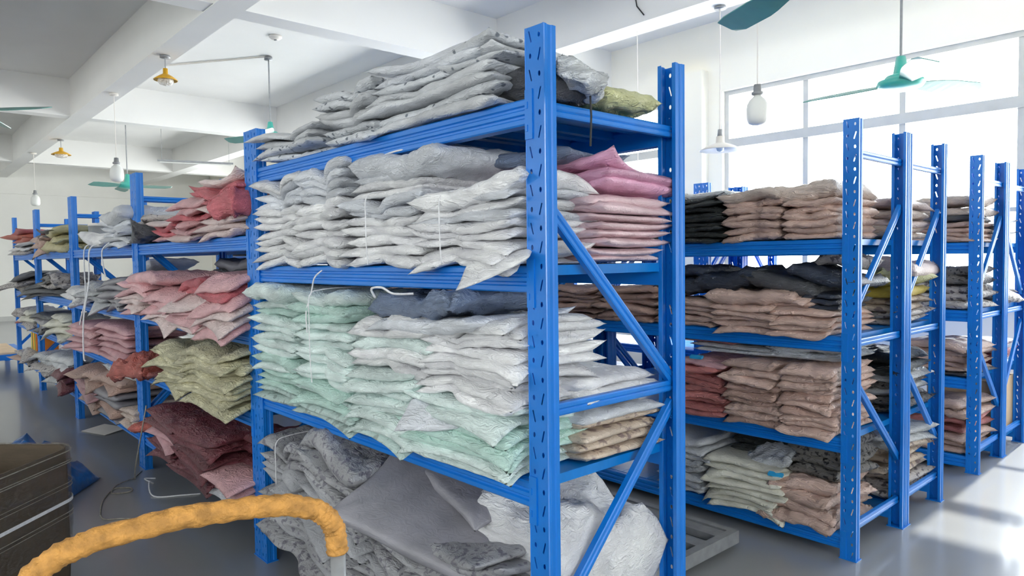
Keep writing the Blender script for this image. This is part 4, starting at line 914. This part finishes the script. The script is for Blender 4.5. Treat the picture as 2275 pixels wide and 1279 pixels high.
MB().lathe([(0, 0), (.075, 0), (.075, -.02), (.05, -.04), (0, -.045)], 24).obj('housing', WENAM, t, True); MB().lathe([(0, -.044), (.02, -.046), (.02, -.052), (0, -.052)], 14).obj('sensor', GREYMET, t, True)
tag(MB().tube([(-9.9, 1.16, ZC-.012), (-7.8, 2.6, ZC-.012)], .010, 8).obj('cable_conduit', WENAM), 'thin white conduit across the ceiling to the fan rod', 'conduit')
t = empty('tube_light', (-11.9, 3.0, 3.18), 'slim tube light fitting hung from the ceiling at the back', 'lamp', None, R(75))
MB().box(-.62, .62, -.02, .02, 0, .03).obj('housing', GREYMET, t); MB().tube([(-.58, 0, -.012), (.58, 0, -.012)], .012, 10).obj('tube', BULB, t)
MB().tube([(-.55, 0, .03), (-.55, 0, ZC-3.18)], .004, 6).tube([(.55, 0, .03), (.55, 0, ZC-3.18)], .004, 6).obj('hanger_rods', GREYMET, t)
# wires on beam faces
tag(MB().tube([(-3.05, 3.985, 3.90), (-2.93, 3.985, 3.88), (-2.82, 3.985, 3.80), (-2.80, 3.985, 3.70), (-2.72, 3.985, 3.60)], .006, 6).obj('loose_wire', BLACK), 'loose dark wire hanging down the ceiling beam face', 'wire')

# ---- strings and floor litter
def cord(pts, r_, mat, label, cat='string', nm='string'):
    # smooth the path
    P = [Vector(p) for p in pts]; out = []
    for i in range(len(P)-1):
        p0 = P[max(0, i-1)]; p1 = P[i]; p2 = P[i+1]; p3 = P[min(len(P)-1, i+2)]
        for k in range(6):
            t_ = k/6; out.append(.5*((2*p1)+(p2-p0)*t_+(2*p0-5*p1+4*p2-p3)*t_*t_+(3*p1-p0-3*p2+p3)*t_**3))
    out.append(P[-1]); o = MB().tube(out, r_, 6).obj(nm, mat, None, True); return tag(o, label, cat)
cord([(-5.05, -.02, 1.55), (-5.05, -.09, 1.50), (-5.06, -.09, 1.15), (-5.04, -.13, .98), (-5.04, -.14, .92)], .005, STRING, 'white string hanging farther from the pink heap, past two shelves')
cord([(-4.86, -.02, 1.55), (-4.86, -.09, 1.50), (-4.88, -.10, 1.25), (-4.84, -.15, .98), (-4.83, -.16, .70), (-4.82, -.15, .66)], .006, STRING, 'longest white string hanging in front of the mauve stack')
cord([(-4.50, -.03, 1.55), (-4.50, -.08, 1.49), (-4.47, -.08, 1.36), (-4.46, -.07, 1.30)], .005, STRING, 'short white string under the tied white bundle')
cord([(-3.52, -.07, .50), (-3.55, -.10, .30), (-3.62, -.12, .10), (-3.68, -.11, .006), (-3.74, -.09, .004), (-3.84, -.03, .004)], .004, TWINE, 'cord trailing from the maroon pile onto the floor')
cord([(-3.71, -.10, .004), (-3.60, -.23, .012), (-3.47, -.29, .004), (-3.42, -.20, .006), (-3.50, -.18, .004), (-3.55, -.26, .004), (-3.36, -.36, .004), (-3.14, -.42, .004), (-3.06, -.43, .004), (-3.0, -.42, .004), (-2.92, -.32, .004), (-2.75, -.24, .004)], .004, TWINE, 'pale cable loop on the floor behind the yellow handle')
cord([(-3.60, -.01, .004), (-3.62, -.07, .01), (-3.50, -.05, .004), (-3.44, -.09, .03), (-3.23, -.12, .004), (-3.13, .01, .004), (-3.08, .10, .004)], .004, STRING, 'short white cable piece on the floor by the second bay')
o = MB().box(-.16, .16, -.10, .10, 0, .002).obj('paper_sheet', WENAM, loc=(-5.32, .06, .012), rot=(R(5), 0, R(20))); tag(o, 'pale sheet of paper on the floor under the third bay', 'paper')
o = MB().box(-.02, .02, -.012, .012, 0, .003).obj('debris_scrap', BLACK, loc=(-1.9, -.42, 0), rot=(0, 0, R(30))); tag(o, 'tiny dark scrap on the floor near the trolley handle', 'scrap')
# tins and pads on the far bays
t = empty('metal_tin', (-5.72, .16, 1.524), 'silver tin on top of the third bay beside its far post', 'tin')
MB().lathe([(0, 0), (.085, 0), (.085, .20), (0, .20)], 28).obj('tin_body', GREYMET, t, True); MB().lathe([(0, .2), (.088, .2), (.088, .225), (0, .225)], 28).obj('lid', WENAM, t, True)
# low blue platform at the end of the aisle with cardboard on it
t = empty('low_platform', (-10.6, -.75, 0), 'low blue platform at the far end of the aisle row, cardboard on top', 'platform')
MB().box(-.75, .75, -1.2, .9, .16, .23).obj('frame', BLUE, t)
for sx in (-.65, .65):
    for sy in (-1.1, 0, .8): MB().box(sx-.03, sx+.03, sy-.03, sy+.03, 0, .16).obj('leg', BLUE, t)
tag(MB().box(-.7, .7, -1.1, .8, 0, .02).obj('cardboard_sheet', CARDL, loc=(-10.6, -.75, .231)), 'flat tan cardboard sheet lying on the low blue platform', 'cardboard')
g = 'upright coloured books on the far bottom shelf'
for k, c in enumerate(((232, 196, 40), (60, 120, 60), (228, 130, 40), (235, 200, 60), (70, 130, 70), (225, 120, 50))):
    nmc = 'book_cloth_%d' % (k % 3)
    mt = bpy.data.materials.get(nmc) or noisy(nmc, lin(c), rough=.6)
    o = MB().box(0, .05, 0, .22, 0, .30).obj('book', mt, loc=(-8.72+.06*k, .02, .40)); tag(o, '%s upright book, %s from the farthest post side, far bottom shelf' % (('yellow', 'green', 'orange')[k % 3], ('first', 'second', 'third', 'fourth', 'fifth', 'sixth')[k]), 'book', g)
